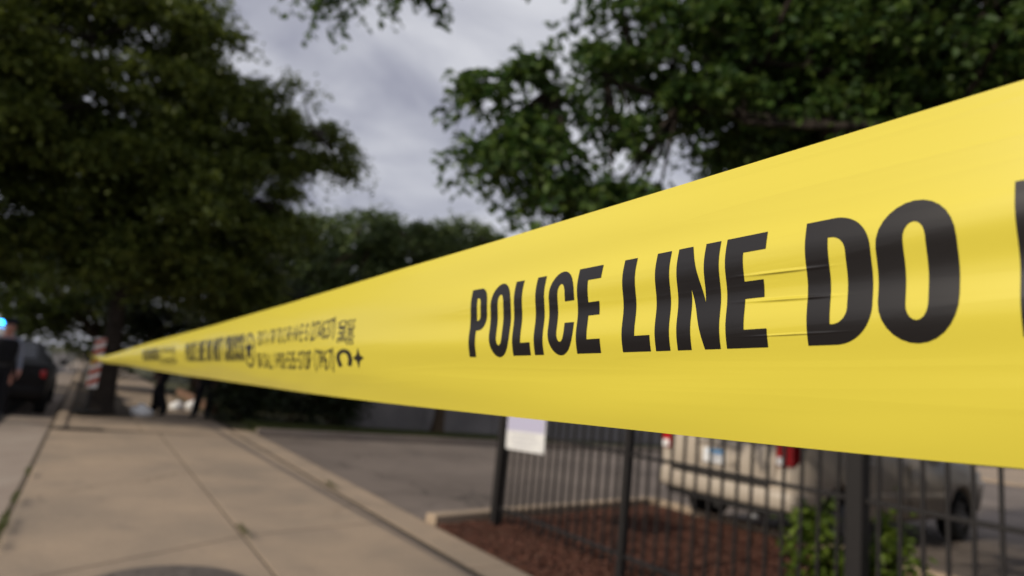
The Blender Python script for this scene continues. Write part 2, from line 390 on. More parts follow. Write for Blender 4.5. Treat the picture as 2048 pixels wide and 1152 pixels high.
# grass blades on the verge
def blades(n, fx, h):
    xy = fx(n); ang = rng.uniform(0, 2 * np.pi, n); hh = rng.uniform(.4, 1, n) * h; w = 0.006
    a = np.stack([np.cos(ang), np.sin(ang)], 1) * w
    base = np.c_[xy, np.full(n, .03)]
    tip = base.copy(); tip[:, :2] += rng.normal(0, .35, (n, 2)) * hh[:, None]; tip[:, 2] += hh
    V = np.stack([base - np.c_[a, np.zeros(n)], base + np.c_[a, np.zeros(n)], tip], 1).reshape(-1, 3)
    return np_mesh('grass', V, np.arange(3 * n).reshape(-1, 3))
def verge_xy(n):
    x = 3.0 + rng.uniform(0, 1, n) ** 1.3 * 7.5
    return np.c_[x, 13.2 + (x - 2.98) * .0214 + rng.uniform(0, 1, n) ** 1.2 * 1.5]
tag(link('grass', blades(26000, verge_xy, .11), M['grass']), 'strip of short yellow-green grass beyond the parking lot kerb', 'grass', kind='stuff')

# mulch chips
def chips(n, xr, yr):
    c = np.c_[rng.uniform(*xr, n), rng.uniform(*yr, n), rng.uniform(-.012, .018, n)]
    c = c[c[:, 1] < 5.38 + (c[:, 0] - 2.94) * .195]; n = len(c)
    a = rng.normal(size=(n, 3)); a[:, 2] *= .35; a /= np.linalg.norm(a, axis=1)[:, None]
    b = np.cross(a, np.array([0, 0, 1.0]) + rng.normal(0, .4, (n, 3))); b /= np.linalg.norm(b, axis=1)[:, None]
    cc = np.cross(a, b)
    L2 = rng.uniform(.008, .030, n)[:, None]; w2 = rng.uniform(.003, .008, n)[:, None]; h2 = rng.uniform(.002, .006, n)[:, None]
    V = np.stack([c + sa * a * L2 + sb * b * w2 + sc * cc * h2 for sa in (-1, 1) for sb in (-1, 1) for sc in (-1, 1)], 1).reshape(-1, 3)
    q_ = np.array([(0, 1, 3, 2), (4, 6, 7, 5), (0, 4, 5, 1), (2, 3, 7, 6), (0, 2, 6, 4), (1, 5, 7, 3)])
    F = (np.arange(n)[:, None, None] * 8 + q_[None]).reshape(-1, 4)
    return np_mesh('mulch_chips', V, F)
tag(link('mulch_chips', chips(38000, (2.96, 6.66), (0.6, 6.2)), M['mulch_chip']), 'reddish brown wood mulch covering the bed under the fence', 'mulch', kind='stuff')

# drain cover in the pavement by the street kerb
dc = empty('drain_cover', (0.13, 12.28, 0.004))
tag(dc, 'dark cast iron drain cover at the pavement edge near the street kerb', 'drain cover')
box('frame', (0, 0, 0.004), (0.62, 0.28, 0.008), M['iron'], dc, 0.003)
for k in range(7): box('bar', (-0.24 + k * 0.08, 0, 0.012), (0.035, 0.22, 0.008), M['steel' if False else 'iron'], dc, 0.002)

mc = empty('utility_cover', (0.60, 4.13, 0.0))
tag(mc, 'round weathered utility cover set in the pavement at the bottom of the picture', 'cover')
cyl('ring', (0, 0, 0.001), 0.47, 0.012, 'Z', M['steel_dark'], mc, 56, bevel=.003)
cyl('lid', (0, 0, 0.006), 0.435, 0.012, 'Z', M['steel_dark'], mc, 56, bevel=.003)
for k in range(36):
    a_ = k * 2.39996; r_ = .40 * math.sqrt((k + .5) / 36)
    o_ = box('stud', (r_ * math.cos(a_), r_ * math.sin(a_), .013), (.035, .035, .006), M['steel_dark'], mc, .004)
def weed_xy(n):
    c = rng.choice(np.array([[-.28, 5.6], [-.28, 5.9], [-.28, 5.2], [-.28, 7.9], [1.23, 5.3], [-.28, 6.6], [2.56, 7.3]]), n)
    return c + np.c_[rng.normal(0, .012, n), rng.normal(0, .11, n)]
wm = blades(420, weed_xy, .05); 
tag(link('joint_weeds', wm, M['grass']), 'small green weeds growing in the pavement joint at the left', 'weeds', kind='stuff')

# ------------------------------------------------------------------ tape
W = 0.076
up_y = np.array([-1.45, 0.0, 0.0249, 0.0430, 0.0778, 0.1445, 0.2368, 0.4351, 0.9297, 2.1448, 4.0412, 8.0, 14.80])
up_z = np.array([1.3778, 1.3733, 1.3728, 1.3722, 1.3717, 1.3698, 1.3675, 1.3642, 1.3541, 1.3360, 1.2980, 1.2240, 1.1460])
lo_y = np.array([-1.45, 0.0, 0.0293, 0.0465, 0.0796, 0.1233, 0.2240, 0.4246, 0.9295, 2.1352, 4.1060, 8.0, 14.80])
lo_z = np.array([1.2992, 1.2976, 1.2969, 1.2957, 1.2941, 1.2929, 1.2899, 1.2840, 1.2755, 1.2555, 1.2310, 1.1620, 1.0900])
def smooth_interp(y, xs, zs):
    # interpolate in a stretched coordinate, averaged over a small window so that no kink is left
    f = lambda v: np.sign(v) * np.log1p(np.abs(v) / 0.05)
    u = f(np.asarray(y, float)); U = f(xs); r = 0
    for d in np.linspace(-.3, .3, 13): r = r + np.interp(u + d, U, zs)
    return r / 13
def tape_h(y, t):
    """displacement towards the street side: a soft belly, lengthwise folds that fade with distance"""
    y = np.asarray(y, float); t = np.asarray(t, float)
    s = y - 0.0434
    near = 1.0 / (1.0 + np.maximum(s, 0) * 1.3)
    belly = -np.minimum(0.016 + 0.027 * np.maximum(s, 0), 0.042) * (t - 0.66) ** 2
    ph = 0.440 + 0.008 * np.sin(s * 9.0 + 0.6) + 0.015 * np.sin(s * 2.1)
    env = np.exp(-((t - 0.5) / 0.25) ** 2)
    A = 0.23 * np.exp(-(s / 0.19) ** 2) + 0.045 * near
    wave = -A * 0.28 * W / (2 * np.pi) * np.sin(2 * np.pi * (t - ph) / 0.28) * env
    w2 = 0.00022 * np.sin(2 * np.pi * (t * 1.9 + s * 1.7)) + 0.00014 * np.sin(2 * np.pi * (t * 3.7 - s * 2.3 + .3))
    w3 = 0.00016 * np.sin(s * 47 + t * 14 + 2 * np.sin(s * 13)) * np.exp(-((t - .08) / .16) ** 2) + 0.00010 * np.sin(s * 39 - t * 11 + np.sin(s * 23)) * np.exp(-((t - .95) / .14) ** 2)
    far = np.clip((s - 1.5) / 8, 0, 1)
    curl = -0.02 * far * (t - 0.5) ** 2
    return belly + wave + w2 + w3 + curl
def tape_base(y, t):
    zu = smooth_interp(y, up_y, up_z); zl = smooth_interp(y, lo_y, lo_z)
    x = 0.1435 - 0.0013 * (np.asarray(y) - 0.0434) - tape_h(y, t)
    return np.stack(np.broadcast_arrays(x, y, zl + (zu - zl) * t), -1)
def tape_pt(y, t, off=0.0):
    P = tape_base(y, t)
    if off:
        e_ = 1e-3
        dt = tape_base(y, np.asarray(t) + e_) - tape_base(y, np.asarray(t) - e_)
        ds = tape_base(np.asarray(y) + e_, t) - tape_base(np.asarray(y) - e_, t)
        n = np.cross(dt, ds); n /= np.linalg.norm(n, axis=-1)[..., None]
        n = np.where(n[..., :1] > 0, -n, n)
        P = P + n * off
    return P
NT = 72
tg = np.linspace(0, 1, NT + 1)
yg = np.unique(np.round(np.concatenate([np.linspace(-1.45, -.2, 60), np.arange(-.2, 1.5, .004), 1.5 * (14.80 / 1.5) ** np.linspace(0, 1, 260)]), 5))
YY, TT = np.meshgrid(yg, tg, indexing='ij')
V = tape_pt(YY, TT).reshape(-1, 3)
ni, nj = len(yg), NT + 1
idx = np.arange(ni * nj).reshape(ni, nj)
F = np.stack([idx[:-1, :-1], idx[:-1, 1:], idx[1:, 1:], idx[1:, :-1]], -1).reshape(-1, 4)
tape_me = np_mesh('police_tape', V, F, True)
def set_uv(me, uv):
    l = me.uv_layers.new(name='UVMap')
    vi = np.empty(len(me.loops), np.int32); me.loops.foreach_get('vertex_index', vi)
    l.data.foreach_set('uv', uv[vi].astype(np.float32).ravel())
set_uv(tape_me, np.stack([YY.ravel(), TT.ravel() * W], 1))

def tape_material(name, col, rough, spec, tr):
    m = bpy.data.materials.new(name); m.use_nodes = True
    t = m.node_tree; b = t.nodes['Principled BSDF']; out = t.nodes['Material Output']
    b.inputs['Base Color'].default_value = (*col, 1); b.inputs['Roughness'].default_value = rough; b.inputs['Specular IOR Level'].default_value = spec
    uv = N(t, 'ShaderNodeUVMap'); uv.uv_map = 'UVMap'
    mp = N(t, 'ShaderNodeMapping'); mp.inputs['Scale'].default_value = (5, 240, 1); t.links.new(uv.outputs[0], mp.inputs[0])
    n1 = N(t, 'ShaderNodeTexNoise'); n1.inputs['Scale'].default_value = 1.0; n1.inputs['Detail'].default_value = 3; t.links.new(mp.outputs[0], n1.inputs['Vector'])
    sp = N(t, 'ShaderNodeSeparateXYZ'); t.links.new(uv.outputs[0], sp.inputs[0])
    def mth(op, a, bb=None):
        n = N(t, 'ShaderNodeMath', operation=op)
        for i, x in enumerate((a, bb)):
            if x is None: continue
            if isinstance(x, (int, float)): n.inputs[i].default_value = x
            else: t.links.new(x, n.inputs[i])
        return n.outputs[0]
    tot = mth('MULTIPLY', n1.outputs['Fac'], 0.16)
    mp3 = N(t, 'ShaderNodeMapping'); mp3.inputs['Scale'].default_value = (2.2, 62, 1); mp3.inputs['Rotation'].default_value = (0, 0, 0.004); t.links.new(uv.outputs[0], mp3.inputs[0])
    n3 = N(t, 'ShaderNodeTexNoise'); n3.inputs['Scale'].default_value = 1.0; n3.inputs['Detail'].default_value = 2; t.links.new(mp3.outputs[0], n3.inputs['Vector'])
    rdg = mth('SUBTRACT', 1.0, mth('MINIMUM', 1.0, mth('MULTIPLY', mth('ABSOLUTE', mth('SUBTRACT', n3.outputs['Fac'], 0.53)), 22.0)))
    tot = mth('ADD', tot, mth('MULTIPLY', rdg, 0.20))
    # three short creases pressed into the film between the words
    for u0, v0, sl_, ww, hu, amp in ((0.094, 0.0432, 0.02, 0.00035, 0.0085, 2.0), (0.093, 0.0362, 0.03, 0.0004, 0.009, 2.4), (0.091, 0.0272, 0.0, 0.00022, 0.008, 1.5)):
        du = mth('SUBTRACT', sp.outputs['X'], u0)
        dv = mth('SUBTRACT', mth('SUBTRACT', sp.outputs['Y'], v0), mth('MULTIPLY', du, sl_))
        ev = mth('POWER', 2.71828, mth('MULTIPLY', mth('POWER', mth('ABSOLUTE', mth('DIVIDE', dv, ww)), 2.0), -1.0))
        eu = mth('POWER', 2.71828, mth('MULTIPLY', mth('POWER', mth('ABSOLUTE', mth('DIVIDE', du, hu)), 2.0), -1.0))
        tot = mth('ADD', tot, mth('MULTIPLY', mth('MULTIPLY', ev, eu), amp))
    bp = N(t, 'ShaderNodeBump'); bp.inputs['Strength'].default_value = 0.8; bp.inputs['Distance'].default_value = 0.0003
    t.links.new(tot, bp.inputs['Height']); t.links.new(bp.outputs[0], b.inputs['Normal'])
    # thickness of the film and the ink varies a little along the roll
    rp = N(t, 'ShaderNodeMapRange'); rp.inputs['To Min'].default_value = 0.94; rp.inputs['To Max'].default_value = 1.05
    mp2 = N(t, 'ShaderNodeMapping'); mp2.inputs['Scale'].default_value = (3, 30, 1); t.links.new(uv.outputs[0], mp2.inputs[0])
    n2 = N(t, 'ShaderNodeTexNoise'); n2.inputs['Scale'].default_value = 1.0; n2.inputs['Detail'].default_value = 4; t.links.new(mp2.outputs[0], n2.inputs['Vector'])
    t.links.new(n2.outputs['Fac'], rp.inputs['Value'])
    vm = N(t, 'ShaderNodeVectorMath', operation='SCALE'); vm.inputs[0].default_value = col; t.links.new(rp.outputs[0], vm.inputs['Scale'])
    t.links.new(vm.outputs[0], b.inputs['Base Color'])
    if tr:
        tn = N(t, 'ShaderNodeBsdfTranslucent'); tn.inputs['Color'].default_value = (*col, 1)
        mx = N(t, 'ShaderNodeMixShader'); mx.inputs[0].default_value = tr
        t.links.new(b.outputs[0], mx.inputs[1]); t.links.new(tn.outputs[0], mx.inputs[2]); t.links.new(mx.outputs[0], out.inputs['Surface'])
    return m
M['tape'] = tape_material('yellow_film', (0.785, 0.668, 0.072), 0.28, 0.75, 0.14)
M['ink'] = tape_material('black_ink', (0.010, 0.008, 0.008), 0.36, 0.5, 0)
tape = link('police_tape', tape_me, M['tape'])
tag(tape, 'long yellow plastic barrier tape with black POLICE LINE lettering stretched across the view', 'tape')

# ---- lettering
def arc(cx, cy, rx, ry, a0, a1, n=14):
    return [(cx + rx * math.cos(R(a0 + (a1 - a0) * i / n)), cy + ry * math.sin(R(a0 + (a1 - a0) * i / n))) for i in range(n + 1)]
def thick(pl, hw):
    p = np.array(pl, float); n = len(p); T = np.gradient(p, axis=0); T /= np.linalg.norm(T, axis=1)[:, None]
    nn = np.stack([-T[:, 1], T[:, 0]], 1)
    for i in range(1, n - 1):
        a = p[i] - p[i - 1]; b = p[i + 1] - p[i]; a /= np.linalg.norm(a); b /= np.linalg.norm(b)
        m_ = np.array([-(a + b)[1], (a + b)[0]]); L_ = np.linalg.norm(m_)
        if L_ > 1e-6:
            m_ /= L_; nn[i] = m_ / max(.45, abs(m_ @ np.array([-a[1], a[0]])))
    return [tuple(v) for v in p + nn * hw] + [tuple(v) for v in (p - nn * hw)[::-1]]
H30 = 30.0
def gO(w=16):
    o = arc(w / 2, 21, w / 2, 9.4, 0, 180) + arc(w / 2, 9, w / 2, 9.4, 180, 360)
    i = arc(w / 2, 22, 2.25, 3.6, 0, 180, 10) + arc(w / 2, 8, 2.25, 3.6, 180, 360, 10)
    return [(o, [i])]
def gC(w=15.2):
    o = [(w, 19)] + arc(w / 2, 21.3, w / 2, 9.1, 0, 180) + arc(w / 2, 8.7, w / 2, 9.1, 180, 360) + [(w, 11.2)]
    i = [(w - 5.4, 11.2), (w - 5.4, 8)] + arc(w / 2, 8, w / 2 - 5.4, 3.6, 360, 180, 10) + arc(w / 2, 22, w / 2 - 5.4, 3.6, 180, 0, 10) + [(w - 5.4, 19)]
    return [(o + i, [])]
def gP():
    o = [(0, 0), (5.8, 0), (5.8, 11.4), (8, 11.4)] + arc(8, 18.2, 6.5, 6.8, -90, 0)[1:] + arc(8, 23.2, 6.5, 6.8, 0, 90) + [(0, 30)]
    i = [(5.8, 15.8), (7.2, 15.8)] + arc(7.2, 18.3, 1.7, 2.5, -90, 0, 6)[1:] + arc(7.2, 23.1, 1.7, 2.5, 0, 90, 6) + [(5.8, 25.6)]
    return [(o, [i])]
def gR():
    o = [(0, 0), (5.8, 0), (5.8, 12), (7.4, 12), (9.2, 0), (15.2, 0), (12.9, 13.4)] + arc(8, 19.4, 6.7, 6.0, -35, 0, 6) + arc(8, 23.2, 6.7, 6.8, 0, 90) + [(0, 30)]
    i = [(5.8, 16.4), (7.2, 16.4)] + arc(7.2, 18.9, 1.7, 2.5, -90, 0, 6)[1:] + arc(7.2, 23.1, 1.7, 2.5, 0, 90, 6) + [(5.8, 25.6)]
    return [(o, [i])]
def gD(w=15.6):
    o = [(0, 0), (7, 0)] + arc(7, 8.5, w - 7, 8.5, -90, 0)[1:] + arc(7, 21.5, w - 7, 8.5, 0, 90) + [(0, 30)]
    i = [(5.8, 4.7), (6.4, 4.7)] + arc(6.4, 8.4, 3.5, 3.7, -90, 0, 8)[1:] + arc(6.4, 21.6, 3.5, 3.7, 0, 90, 8) + [(5.8, 25.3)]
    return [(o, [i])]
def gE(w=12.7): return [([(0, 0), (w, 0), (w, 4.7), (5.8, 4.7), (5.8, 13), (w - 1.1, 13), (w - 1.1, 17.6), (5.8, 17.6), (5.8, 25.3), (w, 25.3), (w, 30), (0, 30)], [])]
def gL(w=12.4): return [([(0, 0), (w, 0), (w, 4.9), (5.8, 4.9), (5.8, 30), (0, 30)], [])]
def gI(): return [([(0, 0), (5.8, 0), (5.8, 30), (0, 30)], [])]
def gN(w=15.4): return [([(0, 0), (5.2, 0), (5.2, 17.5), (w - 5.4, 0), (w, 0), (w, 30), (w - 5.2, 30), (w - 5.2, 13.2), (5.4, 30), (0, 30)], [])]
def gT(w=13.6): return [([(w / 2 - 2.9, 0), (w / 2 + 2.9, 0), (w / 2 + 2.9, 25.1), (w, 25.1), (w, 30), (0, 30), (0, 25.1), (w / 2 - 2.9, 25.1)], [])]
def gS(w=14.6):
    c = w / 2
    pl = [(w - 2.8, 20.2)] + arc(c, 22.3, c - 2.8, 5.2, 10, 180, 12) + [(3.2, 19)] + [(c, 15.2)] + [(w - 3.2, 11)] + arc(c, 7.7, c - 2.8, 5.2, 0, -190, 12) + [(2.8, 9.8)]
    return [(thick(pl, 2.75), [])]
BIG = [('P', gP, 0), ('O', gO, 17.5), ('L', gL, 35.9), ('I', gI, 51.1), ('C', gC, 59.9), ('E', gE, 76.9), ('L', gL, 100.3), ('I', gI, 114.9), ('N', gN, 123.6), ('E', gE, 141.1),
       ('D', gD, 164.8), ('O', gO, 181.6), ('N', gN, 207.7), ('O', gO, 225), ('T', gT, 242.6), ('C', gC, 267), ('R', gR, 284), ('O', gO, 301), ('S', gS, 319), ('S', gS, 335.5)]
def flat_bm(polys, fx):
    """polys [(outer,[holes])] -> bmesh in (y,t) tape coordinates, cut along the film's own grid"""
    bm = bmesh.new()
    for o, holes in polys:
        loops = [[Vector((*fx(x, z), 0)) for x, z in l] for l in [o] + holes]
        flat = [v for l in loops for v in l]
        tris = tessellate_polygon(loops)
        vs = [bm.verts.new(v) for v in flat]
        for a, b, c in tris:
            try: bm.faces.new((vs[a], vs[b], vs[c]))
            except ValueError: pass
    return bm
def cut_and_wrap(bm, name, off, dt_=1, ystep=True):
    ys = [v.co.x for v in bm.verts]; ts = [v.co.y for v in bm.verts]
    y0, y1, t0, t1 = min(ys), max(ys), min(ts), max(ts)
    for t in tg[::dt_]:
        if t0 + 1e-5 < t < t1 - 1e-5:
            bmesh.ops.bisect_plane(bm, geom=bm.verts[:] + bm.edges[:] + bm.faces[:], plane_co=(0, t, 0), plane_no=(0, 1, 0), dist=1e-7)
    if ystep:
        for yv in yg:
            if y0 + 1e-5 < yv < y1 - 1e-5:
                bmesh.ops.bisect_plane(bm, geom=bm.verts[:] + bm.edges[:] + bm.faces[:], plane_co=(yv, 0, 0), plane_no=(1, 0, 0), dist=1e-7)
    co = np.array([v.co[:2] for v in bm.verts])
    P = tape_pt(co[:, 0], co[:, 1], off)
    for v, p in zip(bm.verts, P): v.co = p
    me = bm_mesh(name, bm, True)
    set_uv(me, np.stack([co[:, 0], co[:, 1] * W], 1))
    return me
T0, T1 = 0.320, 0.715
def phrase(y_left, sx, off, fine, group_words):
    for i, (ch, fn, x0) in enumerate(BIG):
        fx = lambda x, z: (y_left - (x0 + x) * 0.001 * sx, T0 + z / 30.0 * (T1 - T0))
        bm = flat_bm(fn(), fx)
        o = link('letter', cut_and_wrap(bm, 'letter', off, 1 if fine else 4, fine), M['ink'], tape)
SMALL = {
 'A': [[(0, 0), (2, 6), (4, 0)], [(.9, 2), (3.1, 2)]], 'C': [[(3.9, 4.6), (3.2, 5.7), (2, 6), (.8, 5.6), (.2, 4), (.2, 2), (.8, .4), (2, 0), (3.2, .3), (3.9, 1.4)]],
 'E': [[(3.8, 6), (.3, 6), (.3, 0), (3.8, 0)], [(.3, 3.1), (3.2, 3.1)]], 'I': [[(.5, 0), (.5, 6)]], 'L': [[(.3, 6), (.3, 0), (3.6, 0)]],
 'M': [[(.2, 0), (.2, 6), (2.4, 1), (4.6, 6), (4.6, 0)]], 'O': [[(2, 6), (.7, 5.5), (.2, 4), (.2, 2), (.7, .5), (2, 0), (3.3, .5), (3.8, 2), (3.8, 4), (3.3, 5.5), (2, 6)]],
 'P': [[(.3, 0), (.3, 6), (2.6, 6), (3.7, 5.3), (3.7, 3.6), (2.6, 2.9), (.3, 2.9)]], 'R': [[(.3, 0), (.3, 6), (2.6, 6), (3.7, 5.3), (3.7, 3.6), (2.6, 3), (.3, 3)], [(2.2, 3), (3.9, 0)]],
 'S': [[(3.7, 4.9), (3, 5.8), (1.2, 5.9), (.3, 5), (.6, 3.7), (3.2, 2.5), (3.7, 1.2), (2.8, .1), (1, .1), (.2, 1.1)]], 'T': [[(0, 6), (4, 6)], [(2, 6), (2, 0)]],
 'X': [[(.1, 0), (3.9, 6)], [(.1, 6), (3.9, 0)]], '-': [[(.4, 3), (2.2, 3)]], '(': [[(1.6, 7), (.5, 5), (.3, 3), (.5, 1), (1.6, -1)]], ')': [[(.2, 7), (1.3, 5), (1.5, 3), (1.3, 1), (.2, -1)]],
 '0': [[(2, 6), (.7, 5.4), (.3, 3), (.7, .6), (2, 0), (3.3, .6), (3.7, 3), (3.3, 5.4), (2, 6)]], '1': [[(.3, 4.9), (1.5, 6), (1.5, 0)]], '2': [[(.3, 4.7), (1, 5.8), (2.6, 6), (3.6, 5), (3.4, 3.7), (.2, 0), (3.8, 0)]],
 '3': [[(.3, 5.3), (1.4, 6), (3, 5.8), (3.6, 4.6), (2.8, 3.3), (1.6, 3.1)], [(2.6, 3.2), (3.7, 2.3), (3.6, .8), (2.4, 0), (1, .1), (.2, .9)]], '4': [[(2.9, 0), (2.9, 6), (.2, 1.6), (4, 1.6)]],
 '5': [[(3.5, 6), (.6, 6), (.4, 3.3), (2.2, 3.8), (3.6, 2.9), (3.6, 1.1), (2.4, 0), (.9, .1), (.2, .8)]], '6': [[(3.3, 5.8), (1.6, 5.6), (.5, 4), (.3, 1.6), (1.1, .1), (2.8, .1), (3.6, 1.4), (3.1, 2.9), (1.6, 3.2), (.4, 2.2)]],
 '7': [[(.2, 6), (3.7, 6), (1.5, 0)]], '8': [[(2, 3.2), (.6, 4), (.6, 5.4), (2, 6), (3.4, 5.4), (3.4, 4), (2, 3.2), (.4, 2.3), (.4, .7), (2, 0), (3.6, .7), (3.6, 2.3), (2, 3.2)]], ' ': []}
def small_line(txt, y_left, y_right, t0, t1, hw=.55, vertical=False):
    adv = []; x = 0
    for ch in txt:
        w_ = max([p[0] for s_ in SMALL[ch] for p in s_], default=2.2); adv.append(x); x += w_ + 1.35
    tot = x - 1.35
    ob = None; acc = []
    for ch, x0 in zip(txt, adv):
        for k, st in enumerate(SMALL[ch]):
            if vertical: fx = lambda px, pz: (y_right + (y_left - y_right) * (pz / 6.0), t1 - (x0 + px) / tot * (t1 - t0))
            else: fx = lambda px, pz: (y_left - (x0 + px) / tot * (y_left - y_right), t0 + pz / 6.0 * (t1 - t0))
            closed = st[0] == st[-1]
            if closed: st = st[:-1] + [st[0]]
            bm = flat_bm([(thick(st, hw), [])], fx)
            acc.append(cut_and_wrap(bm, 'print', 0.00016 + 0.00003 * k, 6, False))
    bm = bmesh.new()
    for m_ in acc: bm.from_mesh(m_); bpy.data.meshes.remove(m_)
    me = bm_mesh('printed_text', bm); link('printed_text', me, M['ink'], tape)
def star_pts(c, r1, r2, n=5, rot=90):
    return [(c[0] + (r1 if i % 2 == 0 else r2) * math.cos(R(rot + i * 180 / n)), c[1] + (r1 if i % 2 == 0 else r2) * math.sin(R(rot + i * 180 / n))) for i in range(2 * n)]
def print_poly(polys, fx, name='printed_mark', off=0.00016):
    link(name, cut_and_wrap(flat_bm(polys, fx), name, off, 4, False), M['ink'], tape)
YO = 0.0434
phrase(YO + 0.2086, 1.0, 0.00013, True, 'near')
def block(d, sc=1.0):
    """hot-line text, badge and round-up mark, d metres further along the tape"""
    small_line('TEXT A TIP TO C-R-I-M-E-S (274637)', YO + d + .6467, YO + d + .402, .530, .685)
    small_line('OR CALL 1-800-535-STOP (7867)', YO + d + .6467, YO + d + .402, .245, .405)
    bc = (YO + d + .685, .47)
    fx = lambda x, z: (bc[0] - x * .028, bc[1] + z * .235)
    ring = [(math.cos(R(a)), math.sin(R(a))) for a in range(0, 360, 12)]
    print_poly([(ring, [[(x * .84, z * .84) for x, z in ring]])], fx, 'badge_ring')
    print_poly([(star_pts((0, 0), .76, .34, 5), [])], fx, 'badge_star', 0.00019)
    # rotated mark: small lettering over a heavy open curve, star beside it
    small_line('CRIME', YO + d + .393, YO + d + .378, .47, .66, .6, True)
    small_line('STOPPERS', YO + d + .374, YO + d + .362, .45, .66, .6, True)
    fx2 = lambda x, z: (YO + d + .3948 - x * .031, .285 + z * .13)
    print_poly([(thick([(.24, -.15), (.09, .35)] + arc(.47, .45, .39, .42, 180, 0, 12) + [(.88, .25), (.80, -.1)], .125), [])], fx2, 'heavy_curve')
    fx3 = lambda x, z: (YO + d + .3525 - x * .010, .335 + z * .085)
    print_poly([(star_pts((0, 0), 1, .42, 4), [])], fx3, 'star')
block(0.0)
phrase(YO + 1.2114, 1.42, 0.0003, False, 'mid')
block(1.003)
phrase(YO + 2.225, 1.42, 0.0004, False, 'far')
# knot and wraps where the tape is tied off at the striped panel
acc = Acc()
for k, (zc, hw_) in enumerate(((1.115, .026), (1.135, .020), (1.092, .018))):
    ang = np.linspace(0, 2 * np.pi, 25); rr = .036 + .004 * k
    for dz in (0,):
        ring = np.stack([.125 + rr * np.cos(ang), 14.84 + rr * np.sin(ang), zc + .012 * np.sin(ang + k * 2)], 1)
        V_ = np.concatenate([ring - [0, 0, hw_], ring + [0, 0, hw_]]); n_ = len(ring)
        acc.add(V_, [(i, i + 1, n_ + i + 1, n_ + i) for i in range(n_ - 1)])
link('tape_wrap', acc.mesh('tape_wrap'), M['tape'], tape)
for k, (dx_, dy_, dz_) in enumerate(((-.05, -.03, -.20), (.03, -.05, -.16), (-.09, -.02, .06))):
    u_ = np.linspace(0, 1, 9)[:, None]; A_ = np.array([.10, 14.80, 1.12]); B_ = A_ + [dx_, dy_, dz_]
    c_ = A_ + (B_ - A_) * u_ + np.c_[.015 * np.sin(u_ * 7 + k), np.zeros(9), .01 * np.sin(u_ * 9)]
    sd = np.stack([np.cos(u_[:, 0] * 2 + k), .5 * np.sin(u_[:, 0] * 2), .3 + 0 * u_[:, 0]], 1) * .022
    link('tape_end', np_mesh('tape_end', np.concatenate([c_ - sd, c_ + sd]), [(i, i + 1, 10 + i, 9 + i) for i in range(8)], True), M['tape'], tape)

# steel post behind the photographer that holds the near end
sp_ = empty('steel_post', (0.16, -1.5, 0))
tag(sp_, 'galvanised steel sign post behind the camera holding the near end of the tape', 'post')
cyl('pole', (0, 0, 1.0), 0.024, 2.15, 'Z', M['steel'], sp_, 16)
cyl('cap', (0, 0, 2.085), 0.028, 0.03, 'Z', M['steel'], sp_, 16)

# ------------------------------------------------------------------ fence
FX = 3.5906
fence = empty('iron_fence', (FX, 5.35, 0))
tag(fence, 'black iron picket fence standing in the mulch bed beside the pavement', 'fence')
def fpart(name, me, loc):
    o = link(name, me, M['iron'], fence); o.location = loc; return o
def mk(s, bev=0.003, cap=None):
    bm = bmesh.new(); bx(bm, (0, 0, s[2] / 2), s, bevel=bev)
    if cap: 
        r = bmesh.ops.create_cone(bm, cap_ends=True, segments=4, radius1=cap * .75, radius2=0.004, depth=0.05)
        bmesh.ops.rotate(bm, cent=(0, 0, 0), matrix=Matrix.Rotation(R(45), 3, 'Z'), verts=r['verts']); bmesh.ops.translate(bm, vec=(0, 0, s[2] + .025), verts=r['verts'])
    return bm_mesh('post', bm)
post_big = mk((0.092, 0.092, 1.48), 0.005, 0.1); post_small = mk((0.062, 0.062, 1.46), 0.004, 0.068)
post_y = [5.35, 3.60, 1.85, 0.10, -1.65]
for i, py in enumerate(post_y):
    fpart('post', post_big if i in (0, 2) else post_small, (0, py - 5.35, -0.05))
pk_me = mk((0.018, 0.018, 1.25), 0.002)
for a, b in zip(post_y[:-1], post_y[1:]):
    for zr in (0.17, 0.92, 1.24):
        bm = bmesh.new(); bx(bm, (0, 0, 0), (0.026, a - b - 0.06, 0.026), bevel=0.003)
        fpart('rail', bm_mesh('rail', bm), (0, (a + b) / 2 - 5.35, zr))
    n = 15; d = (a - b) / (n + 1)
    for k in range(1, n + 1):
        o = fpart('picket', pk_me, (random.uniform(-.002, .002), a - k * d - 5.35, 0.075)); o.rotation_euler = (random.uniform(-.004, .004), random.uniform(-.004, .004), 0)

# sign on the fence
sg = empty('notice_board', (3.555, 4.945, 0.985)); sg.rotation_euler = (R(-2.4), 0, 0)
tag(sg, 'white notice board with pale lilac heading wired to the iron fence', 'sign')
box('panel', (0, 0, 0), (0.006, 0.62, 0.45), M['sign_white'], sg, 0.002)
box('heading', (-0.0045, 0, 0.085), (0.002, 0.60, 0.26), M['sign_lilac'], sg)
for k, wd in enumerate((0.40, 0.46, 0.34)):
    box('print_line', (-0.0042, 0.02, -0.085 - k * 0.045), (0.0016, wd, 0.010), M['sign_grey'], sg)
for sy in (-1, 1):
    for sz in (-1, 1): cyl('bolt', (-0.005, sy * .29, sz * .205), 0.008, 0.006, 'X', M['steel'], sg, 10)

